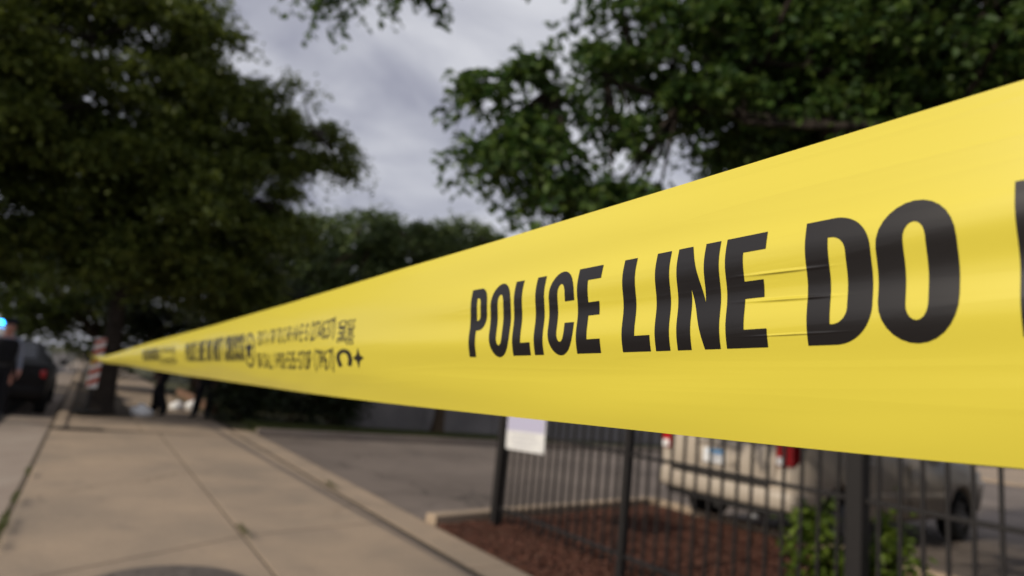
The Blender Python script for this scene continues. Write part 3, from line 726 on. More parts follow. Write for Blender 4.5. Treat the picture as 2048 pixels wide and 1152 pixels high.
# ------------------------------------------------------------------ vehicles
def car_geo(st):
    """loft half sections; st rows: x, zb, zbelt, zroof, ywide, yroof, rake"""
    secs = []
    for x, zb, zw, zr, yw, yr, rk in st:
        pts = [(0, zb), (yw - .16, zb), (yw - .04, zb + .07), (yw - .005, zb + .25), (yw, zb + (zw - zb) * .62), (yw - .025, zw), (yw - .05, zw + (zr - zw) * .06),
               (yr + .03, zr - (zr - zw) * .16), (yr - .03, zr - (zr - zw) * .05), (yr - .16, zr), (0, zr + .015)]
        full = pts + [(-p[0], p[1]) for p in pts[-2:0:-1]]
        secs.append([(x + (rk * max(0, z - zw)) + (0.10 * rk * 0), yv, z) for yv, z in full])
    return secs
def car_body(name, st, m, parent, arches, r_arch):
    secs = car_geo(st); n = len(secs[0])
    bm = bmesh.new(); rows_ = [[bm.verts.new(p) for p in s] for s in secs]
    for a, b in zip(rows_[:-1], rows_[1:]):
        for i in range(n): bm.faces.new((a[i], a[(i + 1) % n], b[(i + 1) % n], b[i]))
    bm.faces.new(rows_[0]); bm.faces.new(rows_[-1][::-1])
    bmesh.ops.recalc_face_normals(bm, faces=bm.faces)
    me = bm_mesh(name, bm, True)
    o = link(name, me, m, None)
    cut = bmesh.new()
    for ax in arches:
        for sy in (-1, 1):
            r = bmesh.ops.create_cone(cut, cap_ends=True, segments=32, radius1=r_arch, radius2=r_arch, depth=0.36)
            bmesh.ops.rotate(cut, cent=(0, 0, 0), matrix=Matrix.Rotation(R(90), 3, 'X'), verts=r['verts'])
            bmesh.ops.translate(cut, vec=(ax, sy * (st[2][4] - .10), 0.33), verts=r['verts'])
    co = link('cutter', bm_mesh('cutter', cut))
    md = o.modifiers.new('arch', 'BOOLEAN'); md.operation = 'DIFFERENCE'; md.object = co; md.solver = 'EXACT'
    bv = o.modifiers.new('soft', 'BEVEL'); bv.width = 0.02; bv.segments = 2; bv.limit_method = 'ANGLE'; bv.angle_limit = R(40)
    bpy.context.view_layer.update()
    ev = o.evaluated_get(bpy.context.evaluated_depsgraph_get())
    me2 = bpy.data.meshes.new_from_object(ev)
    o.modifiers.clear(); o.data = me2; bpy.data.objects.remove(co); bpy.data.meshes.remove(me)
    for p in me2.polygons: p.use_smooth = True
    if len(me2.materials) == 0: me2.materials.append(m)
    else: me2.materials[0] = m
    try: me2.set_sharp_from_angle(angle=R(38))
    except Exception: pass
    o.parent = parent
    return o
def lerp_station(st, x):
    xs = [s[0] for s in st]
    return [float(np.interp(x, xs, [s[i] for s in st])) for i in range(7)]
def side_glass(st, x0, x1, parent, sy, lo=.10, hi=.80, lean0=0.0, lean1=0.0):
    V_ = []
    n = 5
    for u in np.linspace(0, 1, n):
        for a in (lo, hi):
            x = x0 + (x1 - x0) * u + (lean0 * (1 - u) + lean1 * u) * (a - lo) / (hi - lo)
            s_ = lerp_station(st, x); zw, zr, yw, yr = s_[2], s_[3], s_[4], s_[5]
            z = zw + (zr - zw) * a
            y0 = yw - .05; z0 = zw + (zr - zw) * .06; y1 = yr + .03; z1 = zr - (zr - zw) * .16
            k = (z - z0) / (z1 - z0)
            V_.append((x, sy * (y0 + (y1 - y0) * k + .006), z))
    me = np_mesh('window', V_, [(2 * i, 2 * i + 2, 2 * i + 3, 2 * i + 1) for i in range(n - 1)])
    return link('window', me, M['glass'], parent)
def wheel(parent, x, y, sy, r=.325, w=.21):
    hub = empty('wheel', (x, y, r)); hub.parent = parent
    bm = bmesh.new()
    prof = [(.20, -.5), (.27, -.5), (r - .03, -.48), (r, -.36), (r, .36), (r - .03, .48), (.27, .5), (.20, .5)]
    n = 36; rings = []
    for k in range(n):
        a = 2 * math.pi * k / n
        rings.append([bm.verts.new((p[0] * math.cos(a), p[1] * w, p[0] * math.sin(a))) for p in prof])
    for k in range(n):
        a, b = rings[k], rings[(k + 1) % n]
        for i in range(len(prof) - 1): bm.faces.new((a[i], a[i + 1], b[i + 1], b[i]))
        bm.faces.new((a[-1], a[0], b[0], b[-1]))
    bmesh.ops.recalc_face_normals(bm, faces=bm.faces)
    link('tyre', bm_mesh('tyre', bm, True), M['rubber'], hub)
    bm = bmesh.new()
    r_ = bmesh.ops.create_cone(bm, cap_ends=True, segments=28, radius1=.215, radius2=.205, depth=.02); 
    bmesh.ops.rotate(bm, cent=(0, 0, 0), matrix=Matrix.Rotation(R(90), 3, 'X'), verts=bm.verts); bmesh.ops.translate(bm, vec=(0, sy * .055, 0), verts=bm.verts)
    for k in range(7):
        a = 2 * math.pi * k / 7
        bx(bm, (.115 * math.cos(a), sy * .078, .115 * math.sin(a)), (.19, .03, .05), Matrix.Rotation(-a, 3, 'Y'), .006)
    c_ = bmesh.ops.create_cone(bm, cap_ends=True, segments=16, radius1=.045, radius2=.04, depth=.03)
    bmesh.ops.rotate(bm, cent=(0, 0, 0), matrix=Matrix.Rotation(R(90), 3, 'X'), verts=c_['verts']); bmesh.ops.translate(bm, vec=(0, sy * .09, 0), verts=c_['verts'])
    link('rim', bm_mesh('rim', bm), M['alloy'], hub)
def plate_on(parent, c, m1, m2, face=-1):
    p = box('licence_plate', c, (.008, .305, .155), m1, parent, .002)
    box('plate_band', (c[0] + face * .006, c[1], c[2] + .045), (.003, .22, .052), m2, p).location = (0, 0, 0)
    return p

# --- beige van, tail towards the fence
van = empty('parked_van', (8.53, 4.66, -0.03), R(0))
tag(van, 'beige minivan parked tail-first against the kerb behind the iron fence', 'van')
vs_ = [(-2.46, .50, 1.02, 1.70, .84, .66, .34), (-2.40, .44, 1.03, 1.74, .89, .70, .30), (-2.1, .38, 1.03, 1.77, .915, .71, .12), (-1.2, .27, 1.02, 1.79, .92, .72, 0), (0, .26, 1.0, 1.79, .92, .72, 0),
       (.55, .26, 1.0, 1.74, .92, .70, 0), (1.15, .27, 1.0, 1.40, .915, .68, 0), (1.62, .28, .99, 1.06, .905, .70, 0), (2.15, .30, .90, .95, .88, .70, 0), (2.45, .36, .74, .80, .78, .62, 0), (2.52, .44, .64, .68, .66, .55, 0)]
car_body('body', vs_, M['beige_paint'], van, (-1.58, 1.42), .38)
for sx in (-1.58, 1.42):
    for sy in (-1, 1): wheel(van, sx, sy * .80, sy)
for sy in (-1, 1):
    for x0, x1, l0, l1 in ((-2.18, -1.25, .10, 0), (-1.18, -.10, 0, 0), (-.03, .95, 0, -.30)): side_glass(vs_, x0, x1, van, sy, .10, .80, l0, l1)
    # tail lamp: tall lens on the corner, reversing lamp below
    tl = link('taillight', None, None, van) if False else None
    bm = bmesh.new()
    bx(bm, (-2.435, sy * .775, 1.09), (.11, .12, .46), bevel=.02, seg=2)
    tl = link('taillight', bm_mesh('taillight', bm), M['red_lens'], van)
    bm = bmesh.new(); bx(bm, (-2.385, sy * .845, 1.09), (.16, .075, .45), bevel=.02, seg=2); link('side_lens', bm_mesh('side_lens', bm), M['dark_red_lens'], tl)
    bm = bmesh.new(); bx(bm, (-2.487, sy * .775, .915), (.03, .10, .085), bevel=.012, seg=2); link('reversing_lamp', bm_mesh('reversing_lamp', bm), M['clear_lens'], tl)
    # headlamp, mirror, handle, side moulding
    bm = bmesh.new(); bx(bm, (2.38, sy * .68, .70), (.22, .22, .12), bevel=.03, seg=2); link('headlight', bm_mesh('headlight', bm), M['clear_lens'], van)
    bm = bmesh.new(); bx(bm, (1.05, sy * 1.0, 1.10), (.10, .18, .14), bevel=.03, seg=2); link('mirror', bm_mesh('mirror', bm), M['beige_paint'], van)
    for x0 in (-.98, .02):
        bm = bmesh.new(); bx(bm, (x0, sy * .928, .93), (.18, .03, .035), bevel=.008); link('handle', bm_mesh('handle', bm), M['beige_paint'], van)
    bm = bmesh.new(); bx(bm, (-.08, sy * .925, .58), (2.2, .02, .07), bevel=.006); link('side_moulding', bm_mesh('side_moulding', bm), M['beige_paint'], van)
    for x0 in (-1.215, -.065, 1.0):
        bm = bmesh.new(); bx(bm, (x0, sy * .918, .66), (.010, .012, .62)); link('door_seam', bm_mesh('door_seam', bm), M['black_plastic'], van)
def rear_panel(name, y0, z0, z1, xo, th, m, parent, bev=.02, crown=.05):
    bm = bmesh.new(); n = 10; top = []; 
    vsF = []
    for k in range(n + 1):
        yv = -y0 + 2 * y0 * k / n; cx = crown * (yv / y0) ** 2
        vsF.append([bm.verts.new((xo + cx, yv, z0)), bm.verts.new((xo + cx - .012, yv, (z0 + z1) / 2)), bm.verts.new((xo + cx, yv, z1))])
    back = [[bm.verts.new((v.co.x + th, v.co.y, v.co.z)) for v in r] for r in vsF]
    for k in range(n):
        for j in range(2):
            bm.faces.new((vsF[k][j], vsF[k][j + 1], vsF[k + 1][j + 1], vsF[k + 1][j])); bm.faces.new((back[k][j], back[k + 1][j], back[k + 1][j + 1], back[k][j + 1]))
        bm.faces.new((vsF[k][0], vsF[k + 1][0], back[k + 1][0], back[k][0])); bm.faces.new((vsF[k][2], back[k][2], back[k + 1][2], vsF[k + 1][2]))
    for k in (0, n): 
        for j in range(2): bm.faces.new((vsF[k][j], vsF[k][j + 1], back[k][j + 1], back[k][j]))
    bmesh.ops.recalc_face_normals(bm, faces=bm.faces)
    es = [e_ for e_ in bm.edges if len(e_.link_faces) == 2 and e_.calc_face_angle(0) > .9]
    bmesh.ops.bevel(bm, geom=es, offset=bev, segments=2, affect='EDGES', profile=.5)
    return link(name, bm_mesh(name, bm, True), m, parent)
tg_ = rear_panel('tailgate', .70, .66, 1.045, -2.500, .09, M['beige_paint'], van, .015, .02)
rear_panel('plate_recess', .27, .765, .985, -2.516, .03, M['black_plastic'] if False else M['beige_paint'], tg_, .012, .0)
pl_ = box('licence_plate', (-2.524 - .006, 0.02, .862), (.006, .305, .155), M['plate_white'], tg_, .002)
box('plate_band', (-2.5345, 0.0, .912), (.003, .20, .045), M['plate_blue'], tg_, .0)
bm = bmesh.new(); bx(bm, (-2.53, 0, .995), (.03, .60, .028), bevel=.008); link('handle_trim', bm_mesh('handle_trim', bm), M['beige_paint'], tg_)
rear_panel('bumper', .90, .42, .635, -2.575, .30, M['beige_paint'], van, .05, .10)
rear_panel('bumper_step', .62, .628, .655, -2.56, .12, M['black_plastic'], van, .006, .05)
rear_panel('lower_valance', .78, .35, .422, -2.50, .16, M['black_plastic'], van, .012, .08)
bm = bmesh.new()   # rear window follows the raked tailgate
w_ = [(-2.425, -.68, 1.09), (-2.425, .68, 1.09), (-2.262, .60, 1.60), (-2.262, -.60, 1.60)]
vv = [bm.verts.new((x - .018, y_, z)) for x, y_, z in w_]; bm.faces.new(vv); link('rear_window', bm_mesh('rear_window', bm), M['glass'], van)
bm = bmesh.new()
w_ = [(1.55, -.66, 1.075), (1.55, .66, 1.075), (.66, .58, 1.70), (.66, -.58, 1.70)]
vv = [bm.verts.new((x + .02, y_, z + .012)) for x, y_, z in w_]; bm.faces.new(vv); link('windscreen', bm_mesh('windscreen', bm), M['glass'], van)
cyl('exhaust', (-2.35, -.45, .30), .03, .25, 'X', M['steel'], van, 14)
cyl('tow_bar', (-2.40, 0, .33), .03, .2, 'X', M['black_plastic'], van, 12)

# --- saloon car and patrol car share one builder
def saloon(name, label, loc, rz, paint, cat='car', suv=False, lightbar=False):
    c = empty(name, loc, rz); tag(c, label, cat)
    dz = .28 if suv else 0
    st = [(-2.40, .46, .90 + dz, .93 + dz, .74, .60, 0), (-2.34, .34, .98 + dz, 1.0 + dz, .85, .70, 0), (-1.75, .27, 1.0 + dz, 1.06 + dz, .90, .66, 0), (-1.05, .25, .97 + dz, 1.40 + dz, .91, .60, 0), (-.4, .24, .95 + dz, 1.44 + dz, .91, .60, 0),
          (.25, .24, .94 + dz, 1.40 + dz, .91, .60, 0), (1.05, .25, .93 + dz, 1.0 + dz, .90, .66, 0), (1.8, .27, .86 + dz, .90 + dz, .87, .66, 0), (2.3, .34, .74 + dz, .78 + dz, .78, .6, 0), (2.42, .44, .62 + dz, .66 + dz, .64, .5, 0)]
    if suv: st[2] = (-1.75, .27, 1.24, 1.66, .90, .64, 0); st[1] = (-2.34, .34, 1.22, 1.55, .87, .62, 0); st[0] = (-2.42, .46, 1.1, 1.30, .80, .60, 0); st[3] = (-1.05, .25, 1.24, 1.74, .91, .64, 0)
    car_body('body', st, paint, c, (-1.45, 1.42), .37)
    for sx in (-1.45, 1.42):
        for sy in (-1, 1): wheel(c, sx, sy * .80, sy)
    for sy in (-1, 1):
        side_glass(st, -1.0, -.35, c, sy, .12, .8, .05, 0); side_glass(st, -.28, .55, c, sy, .12, .8, 0, -.25)
        bm = bmesh.new(); bx(bm, (-2.345, sy * .66, .83 + dz), (.10, .34, .15), bevel=.03, seg=2); link('taillight', bm_mesh('taillight', bm), M['red_lens'], c)
        bm = bmesh.new(); bx(bm, (2.24, sy * .62, .70 + dz), (.24, .26, .12), bevel=.03, seg=2); link('headlight', bm_mesh('headlight', bm), M['clear_lens'], c)
        bm = bmesh.new(); bx(bm, (.78, sy * .98, 1.02 + dz), (.10, .16, .12), bevel=.03, seg=2); link('mirror', bm_mesh('mirror', bm), paint, c)
    if not suv:
        bm = bmesh.new(); vv = [bm.verts.new(p) for p in ((-1.72, -.58, 1.095), (-1.72, .58, 1.095), (-1.12, .52, 1.405), (-1.12, -.52, 1.405))]
        bm.faces.new(vv); link('rear_window', bm_mesh('rear_window', bm), M['glass'], c)
    bm = bmesh.new(); vv = [bm.verts.new(p) for p in ((1.0, -.60, 1.045 + dz), (1.0, .60, 1.045 + dz), (.33, .52, 1.405 + dz), (.33, -.52, 1.405 + dz))]
    bm.faces.new(vv); link('windscreen', bm_mesh('windscreen', bm), M['glass'], c)
    rear_panel('bumper', .86, .36, .62, -2.46, .2, paint, c, .04, .10)
    box('licence_plate', (-2.425, 0, .80 + dz * .6), (.03, .305, .155), M['plate_white'], c, .003)
    if lightbar:
        lb = box('light_bar', (-.2, 0, 1.78), (.26, 1.1, .05), M['black_plastic'], c, .01)
        for sy in (-1, 1):
            bm = bmesh.new(); bx(bm, (-.2, sy * .33, 1.845), (.24, .42, .085), bevel=.02, seg=2); link('blue_beacon', bm_mesh('blue_beacon', bm), M['blue_lamp'], lb)
        bm = bmesh.new(); bx(bm, (-.2, 0, 1.84), (.24, .2, .08), bevel=.015, seg=2); link('beacon_centre', bm_mesh('beacon_centre', bm), M['clear_lens'], lb)
        for sy in (-1, 1):
            bm = bmesh.new(); bx(bm, (-.1, sy * .917, .86), (2.6, .008, .09)); link('door_stripe', bm_mesh('door_stripe', bm), M['blue_paint'], c)
    return c
saloon('parked_saloon', 'black saloon car parked by the street kerb, red tail lamp showing', (-1.42, 17.6, -.13), R(90), M['black_paint'])
saloon('patrol_car', 'white patrol car with blue roof beacon lit, behind the officer', (-2.33, 21.2, -.13), R(90), M['white_paint'], 'police car', True, True)

# ------------------------------------------------------------------ people
def person(name, label, loc, rz, J, top, bottom, skin, scale=1.0, sleeve=None):
    """J: joint overrides. body grown with a skin modifier, regions coloured by nearest bone"""
    j = dict(pelvis=(0, 0, .96), waist=(0, .0, 1.10), chest=(0, -.01, 1.30), neckb=(0, -.01, 1.455), neck=(0, .0, 1.51), jaw=(0, .028, 1.575), head=(0, .012, 1.65), crown=(0, .0, 1.715),
             nose=(0, .098, 1.615))
    rad = dict(pelvis=(.155, .115), waist=(.145, .105), chest=(.175, .115), neckb=(.085, .07), neck=(.055, .055), jaw=(.062, .066), head=(.078, .092), crown=(.055, .065), nose=(.014, .014))
    edges = [('pelvis', 'waist', 't'), ('waist', 'chest', 't'), ('chest', 'neckb', 't'), ('neckb', 'neck', 's'), ('neck', 'jaw', 's'), ('jaw', 'head', 's'), ('head', 'crown', 'h'), ('jaw', 'nose', 's')]
    for s, sn in ((1, 'l'), (-1, 'r')):
        j.update({'sh' + sn: (s * .185, -.01, 1.405), 'el' + sn: (s * .245, -.03, 1.13), 'wr' + sn: (s * .255, .06, .90), 'pa' + sn: (s * .25, .085, .835),
                  'hip' + sn: (s * .095, 0, .90), 'kn' + sn: (s * .11, .02, .50), 'an' + sn: (s * .115, -.01, .10), 'he' + sn: (s * .115, -.045, .045), 'to' + sn: (s * .13, .15, .035)})
        rad.update({'sh' + sn: (.075, .07), 'el' + sn: (.052, .052), 'wr' + sn: (.032, .030), 'pa' + sn: (.040, .018), 'hip' + sn: (.115, .12), 'kn' + sn: (.096, .10), 'an' + sn: (.078, .082), 'he' + sn: (.042, .04), 'to' + sn: (.042, .03)})
        edges += [('chest', 'sh' + sn, 't'), ('sh' + sn, 'el' + sn, 't'), ('el' + sn, 'wr' + sn, sleeve or 's'), ('wr' + sn, 'pa' + sn, 's'), ('pelvis', 'hip' + sn, 'b'), ('hip' + sn, 'kn' + sn, 'b'), ('kn' + sn, 'an' + sn, 'b'), ('an' + sn, 'he' + sn, 'k'), ('an' + sn, 'to' + sn, 'k')]
    j.update(J)
    for s, sn in ((1, 'l'), (-1, 'r')):
        p = Vector(j['pa' + sn]); d = (p - Vector(j['wr' + sn])).normalized(); fw = Vector((0, 1, 0)); side = d.cross(Vector((s, 0, 0))).normalized()
        for k, (o_, L_) in enumerate(((-.027, .066), (-.009, .078), (.009, .074), (.027, .058))):
            b0 = p + side * o_ + d * .022; b1 = b0 + d * L_ * .5 + Vector((-s * .004, 0, 0)); b2 = b1 + d * L_ * .45 + Vector((-s * .018, 0, 0))
            n0, n1, n2 = f'f{k}a' + sn, f'f{k}b' + sn, f'f{k}c' + sn
            j[n0], j[n1], j[n2] = b0, b1, b2
            for nn_, r_ in ((n0, .0095), (n1, .009), (n2, .0075)): rad[nn_] = (r_, r_)
            edges += [('pa' + sn, n0, 's'), (n0, n1, 's'), (n1, n2, 's')]
        t0 = p - d * .02 + side * -.035; t1 = t0 + d * .035 + side * -.015
        j['ta' + sn], j['tb' + sn] = t0, t1; rad['ta' + sn] = (.012, .012); rad['tb' + sn] = (.009, .009)
        edges += [('wr' + sn, 'ta' + sn, 's'), ('ta' + sn, 'tb' + sn, 's')]
    names = list(j.keys())
    bm = bmesh.new(); lay = bm.verts.layers.skin.verify(); vs = {}
    for n in names:
        v = bm.verts.new(Vector(j[n]) * scale); v[lay].radius = (rad[n][0] * scale, rad[n][1] * scale); v[lay].use_root = (n == 'pelvis'); vs[n] = v
    for a, b, _ in edges: bm.edges.new((vs[a], vs[b]))
    me = bpy.data.meshes.new('skel'); bm.to_mesh(me); bm.free()
    o = link('skel', me)
    o.modifiers.new('skin', 'SKIN'); sb = o.modifiers.new('sub', 'SUBSURF'); sb.levels = 2; sb.render_levels = 2
    bpy.context.view_layer.update()
    me2 = bpy.data.meshes.new_from_object(o.evaluated_get(bpy.context.evaluated_depsgraph_get()))
    bpy.data.objects.remove(o); bpy.data.meshes.remove(me)
    order = ['t', 'b', 's', 'h', 'k']
    me2.materials.clear()
    for m_ in (top, bottom, skin, M['hair'], M['shoe']): me2.materials.append(m_)
    A = np.array([Vector(j[a]) * scale for a, b, _ in edges]); B = np.array([Vector(j[b]) * scale for a, b, _ in edges]); K = [order.index(k) for _, _, k in edges]
    for p in me2.polygons:
        c = np.array(p.center); d = B - A; u = np.clip(((c - A) * d).sum(1) / (d * d).sum(1), 0, 1)
        k = int(np.argmin(np.linalg.norm(c - (A + d * u[:, None]), axis=1))); p.material_index = K[k]; p.use_smooth = True
    root = empty(name, loc, rz); tag(root, label, 'person')
    me2.name = 'body'; link('body', me2, None, root)
    hd = Vector(j['head']) * scale
    for s in (1, -1):
        bm = bmesh.new(); bmesh.ops.create_icosphere(bm, subdivisions=2, radius=.012 * scale, matrix=Matrix.Translation(hd + Vector((s * .032, .078, .0)) * scale)); link('eye', bm_mesh('eye', bm, True), M['eye'], root)
        bm = bmesh.new(); bmesh.ops.create_icosphere(bm, subdivisions=2, radius=.022 * scale); bmesh.ops.scale(bm, vec=(.4, .8, 1.3), verts=bm.verts); bmesh.ops.translate(bm, vec=hd + Vector((s * .084, -.01, -.02)) * scale, verts=bm.verts); link('ear', bm_mesh('ear', bm, True), skin, root)
    bm = bmesh.new(); bx(bm, hd + Vector((0, .083, -.075)) * scale, (.045, .012, .010), bevel=.004); link('mouth', bm_mesh('mouth', bm), M['dark_red_lens'] if False else skin, root)
    # hair cap
    bm = bmesh.new(); bmesh.ops.create_uvsphere(bm, u_segments=20, v_segments=12, radius=1.0)
    bmesh.ops.bisect_plane(bm, geom=bm.verts[:] + bm.edges[:] + bm.faces[:], plane_co=(0, 0, -.15), plane_no=Vector((0, -.55, .8)), clear_inner=True)
    bmesh.ops.scale(bm, vec=(.088 * scale, .102 * scale, .098 * scale), verts=bm.verts); bmesh.ops.translate(bm, vec=hd + Vector((0, -.008, .018)) * scale, verts=bm.verts)
    link('hair', bm_mesh('hair', bm, True), M['hair'], root)
    return root, j
# officer at the kerb, half in view at the left edge, turned to the camera
off, oj = person('person', 'officer in dark cap and vest over grey shirt, standing at the street kerb', (-1.20, 13.95, -.118), R(195), dict(), M['cloth_grey'], M['cloth_black'], M['skin'], 1.0, 't')
hd = Vector(oj['head'])
bm = bmesh.new(); bmesh.ops.create_cone(bm, cap_ends=True, segments=24, radius1=.098, radius2=.125, depth=.075, matrix=Matrix.Translation(hd + Vector((0, 0, .085))))
bx(bm, hd + Vector((0, .115, .05)), (.15, .09, .012), Matrix.Rotation(0, 3, 'X'), .004)
link('cap', bm_mesh('cap', bm, False), M['cloth_navy'], off)
def vest_mesh():
    bm = bmesh.new(); secs_ = [(1.02, .175, .135), (1.12, .172, .135), (1.25, .196, .15), (1.36, .198, .148), (1.43, .15, .12)]
    rows_ = []
    for z, rx, ry in secs_: rows_.append([bm.verts.new((rx * math.copysign(abs(math.cos(a)) ** .8, math.cos(a)), -.005 + ry * math.copysign(abs(math.sin(a)) ** .8, math.sin(a)), z)) for a in np.linspace(0, 2 * math.pi, 24, endpoint=False)])
    for a, b in zip(rows_[:-1], rows_[1:]):
        for i in range(24): bm.faces.new((a[i], a[(i + 1) % 24], b[(i + 1) % 24], b[i]))
    for k in range(4): bx(bm, (-.12 + k * .08, .145, 1.08), (.065, .05, .10), bevel=.01)
    return bm_mesh('vest', bm, False)
link('vest', vest_mesh(), M['cloth_black'], off)
def belt(parent):
    bm = bmesh.new(); r = bmesh.ops.create_cone(bm, cap_ends=False, segments=28, radius1=1, radius2=1, depth=.05)
    bmesh.ops.scale(bm, vec=(.172, .135, 1), verts=r['verts']); bmesh.ops.translate(bm, vec=(0, 0, .995), verts=bm.verts)
    link('belt', bm_mesh('belt', bm), M['black_plastic'], parent)
belt(off)
p2, _ = person('person', 'person in black striding on the pavement beside the tree trunk, nearer the tape knot', (1.46, 15.75, 0), R(60),
     dict(knl=(.10, .13, .51), anl=(.105, .10, .11), hel=(.105, .065, .05), tol=(.115, .27, .035), knr=(-.09, -.03, .50), anr=(-.085, -.20, .12), her=(-.085, -.235, .07), tor=(-.09, -.05, .035)),
     M['cloth_black'], M['cloth_black'], M['skin_dark'], 1.0, 't')
p3, _ = person('person', 'person in dark navy clothes standing by the shrubs at the far pavement edge', (2.36, 15.7, 0), R(150),
     dict(knl=(.13, .05, .50), anl=(.16, .03, .10), hel=(.16, -.005, .045), tol=(.19, .19, .035)), M['cloth_navy'], M['cloth_black'], M['skin_dark'], .98, 't')

# ------------------------------------------------------------------ striped marker, bags, edging
def marker(loc, rz):
    r = empty('striped_marker', loc, rz); tag(r, 'upright orange and white striped marker panel where the tape is tied', 'marker')
    pw, ph, z0 = .18, .98, .50
    box('panel', (0, 0, z0 + ph / 2), (pw, .016, ph), M['refl_white'], r, .003)
    for k in range(5):
        za = z0 + .02 + k * .20; w2_ = pw / 2 - .002
        me = bpy.data.meshes.new('stripe'); zz = [za, za + .10, za + .21, za + .11]
        pts = [(-w2_, -.0105, zz[0]), (w2_, -.0105, zz[1]), (w2_, -.0105, min(zz[2], z0 + ph - .003)), (-w2_, -.0105, min(zz[3], z0 + ph - .003))]
        me.from_pydata(pts, [], [(0, 1, 2, 3)]); me.update(); link('stripe', me, M['orange'], r)
    box('post', (0, .03, .72), (.05, .035, 1.44), M['black_plastic'], r, .004)
    box('foot', (0, .02, .03), (.42, .36, .06), M['rubber'], r, .015)
    return r
marker((.17, 14.86, .03), R(6))
def bag(loc, s, seed, label, flat=.55):
    bm = bmesh.new(); bmesh.ops.create_icosphere(bm, subdivisions=4, radius=1.0)
    rr = np.random.default_rng(seed); ph = rr.uniform(0, 6, 12); kk = rr.uniform(1.5, 7, (12, 3))
    for v in bm.verts:
        d = sum(math.sin(kk[i] @ np.array(v.co) + ph[i]) for i in range(12)) * .045
        v.co *= 1 + d
        if v.co.z < -.55: v.co.z = -.55
        if v.co.z > .55: v.co.x *= .75; v.co.y *= .75
    bmesh.ops.scale(bm, vec=(s, s * .8, s * flat), verts=bm.verts); bmesh.ops.translate(bm, vec=(0, 0, .55 * s * flat), verts=bm.verts)
    o = link('plastic_bag', bm_mesh('plastic_bag', bm, True), M['bag_white']); o.location = loc
    tag(o, label, 'bag', 'white bags on the far pavement')
bag((1.15, 15.45, .004), .20, 1, 'crumpled white plastic bag on the pavement, nearest the striding person', .75)
bag((2.05, 17.6, .004), .17, 2, 'white plastic bag on the pavement seen between the two people', .8)
bag((2.42, 17.9, .004), .16, 3, 'white plastic bag just behind the person in navy', .9)
te = link('timber_edging', None) if False else None
bm = bmesh.new(); bx(bm, (0, 0, .13), (.14, 7.5, .26), bevel=.01)
te = link('timber_edging', bm_mesh('timber_edging', bm), M['timber']); te.location = (2.78, 20.5, -.02)
tag(te, 'long brown timber edging beam along the far side of the pavement', 'edging')

# ------------------------------------------------------------------ walls
wl = empty('concrete_wall', (5.5, 15.3, .0))
tag(wl, 'low grey concrete wall of panels behind the grass beyond the parking lot', 'wall')
for k in range(8):
    x0 = k * 2.2; yv = x0 * .02
    prism('panel', [(x0 + .01, yv), (x0 + 2.19, yv + .044), (x0 + 2.19, yv + .244), (x0 + .01, yv + .2)], 0.0, 1.22, M['wall'], wl, .012)
    prism('coping', [(x0 + .004, yv - .03), (x0 + 2.196, yv + .014), (x0 + 2.196, yv + .274), (x0 + .004, yv + .23)], 1.222, 1.29, M['wall'], wl, .012)
fb = empty('low_building', (46, -30, 0))
tag(fb, 'long low pale building far across the parking lot at the right', 'building')
box('wall', (3, 22, 1.9), (6, 44, 3.8), M['pale'], fb)
box('roof_edge', (3, 22, 3.92), (6.4, 44.4, .25), M['wall'], fb)
for k in range(10):
    w_ = box('window', (-.02, 2.5 + k * 4.3, 1.9), (.06, 1.9, 1.3), M['glass'], fb); 
    w2 = box('sill', (-.08, 2.5 + k * 4.3, 1.2), (.14, 2.1, .08), M['wall'], fb)

# ------------------------------------------------------------------ trees
def leaves(name, C, size, m, parent, droop=.25, near=False, flat=.5):
    n = len(C); ax = rng.normal(size=(n, 3)); ax[:, 2] = ax[:, 2] * flat - droop; ax /= np.linalg.norm(ax, axis=1)[:, None]
    up = rng.normal(size=(n, 3)) * .55 + [0, 0, 1.0]
    b = np.cross(ax, up); b /= np.linalg.norm(b, axis=1)[:, None] + 1e-9
    nn = np.cross(b, ax)
    L = (rng.uniform(.65, 1.25, n) * size)[:, None]; wd = L * .27
    p0 = C; tip = C + ax * L
    if near:
        m1 = C + ax * L * .32; m2 = C + ax * L * .66; fold = nn * wd * .35
        V = np.stack([p0, m1 + b * wd + fold, m2 + b * wd * .8 + fold, tip - nn * wd * .3, m2 - b * wd * .8 + fold, m1 - b * wd + fold], 1).reshape(-1, 3)
        base = np.arange(n)[:, None] * 6
        F = np.concatenate([base + [0, 1, 2, 3], base + [0, 3, 4, 5]])
    else:
        m1 = C + ax * L * .45; fold = nn * wd * .3
        V = np.stack([p0, m1 + b * wd * 1.15 + fold, tip, m1 - b * wd * 1.15 + fold], 1).reshape(-1, 3)
        F = np.arange(4 * n).reshape(-1, 4)
    o = link(name, np_mesh(name, V, F), m, parent); o['kind'] = 'stuff'
    return o
def in_crown(n, ells, shell=.35):
    """points in a union of ellipsoids, biased to the outside"""
    out = []; vol = np.array([e_[1][0] * e_[1][1] * e_[1][2] for e_ in ells]); vol /= vol.sum()
    for e_, w_ in zip(ells, vol):
        k = max(3, int(n * w_)); d = rng.normal(size=(k, 3)); d /= np.linalg.norm(d, axis=1)[:, None]
        r = rng.uniform(shell ** 3, 1, k) ** (1 / 3)
        out.append(np.array(e_[0]) + d * r[:, None] * np.array(e_[1]))
    return np.concatenate(out)
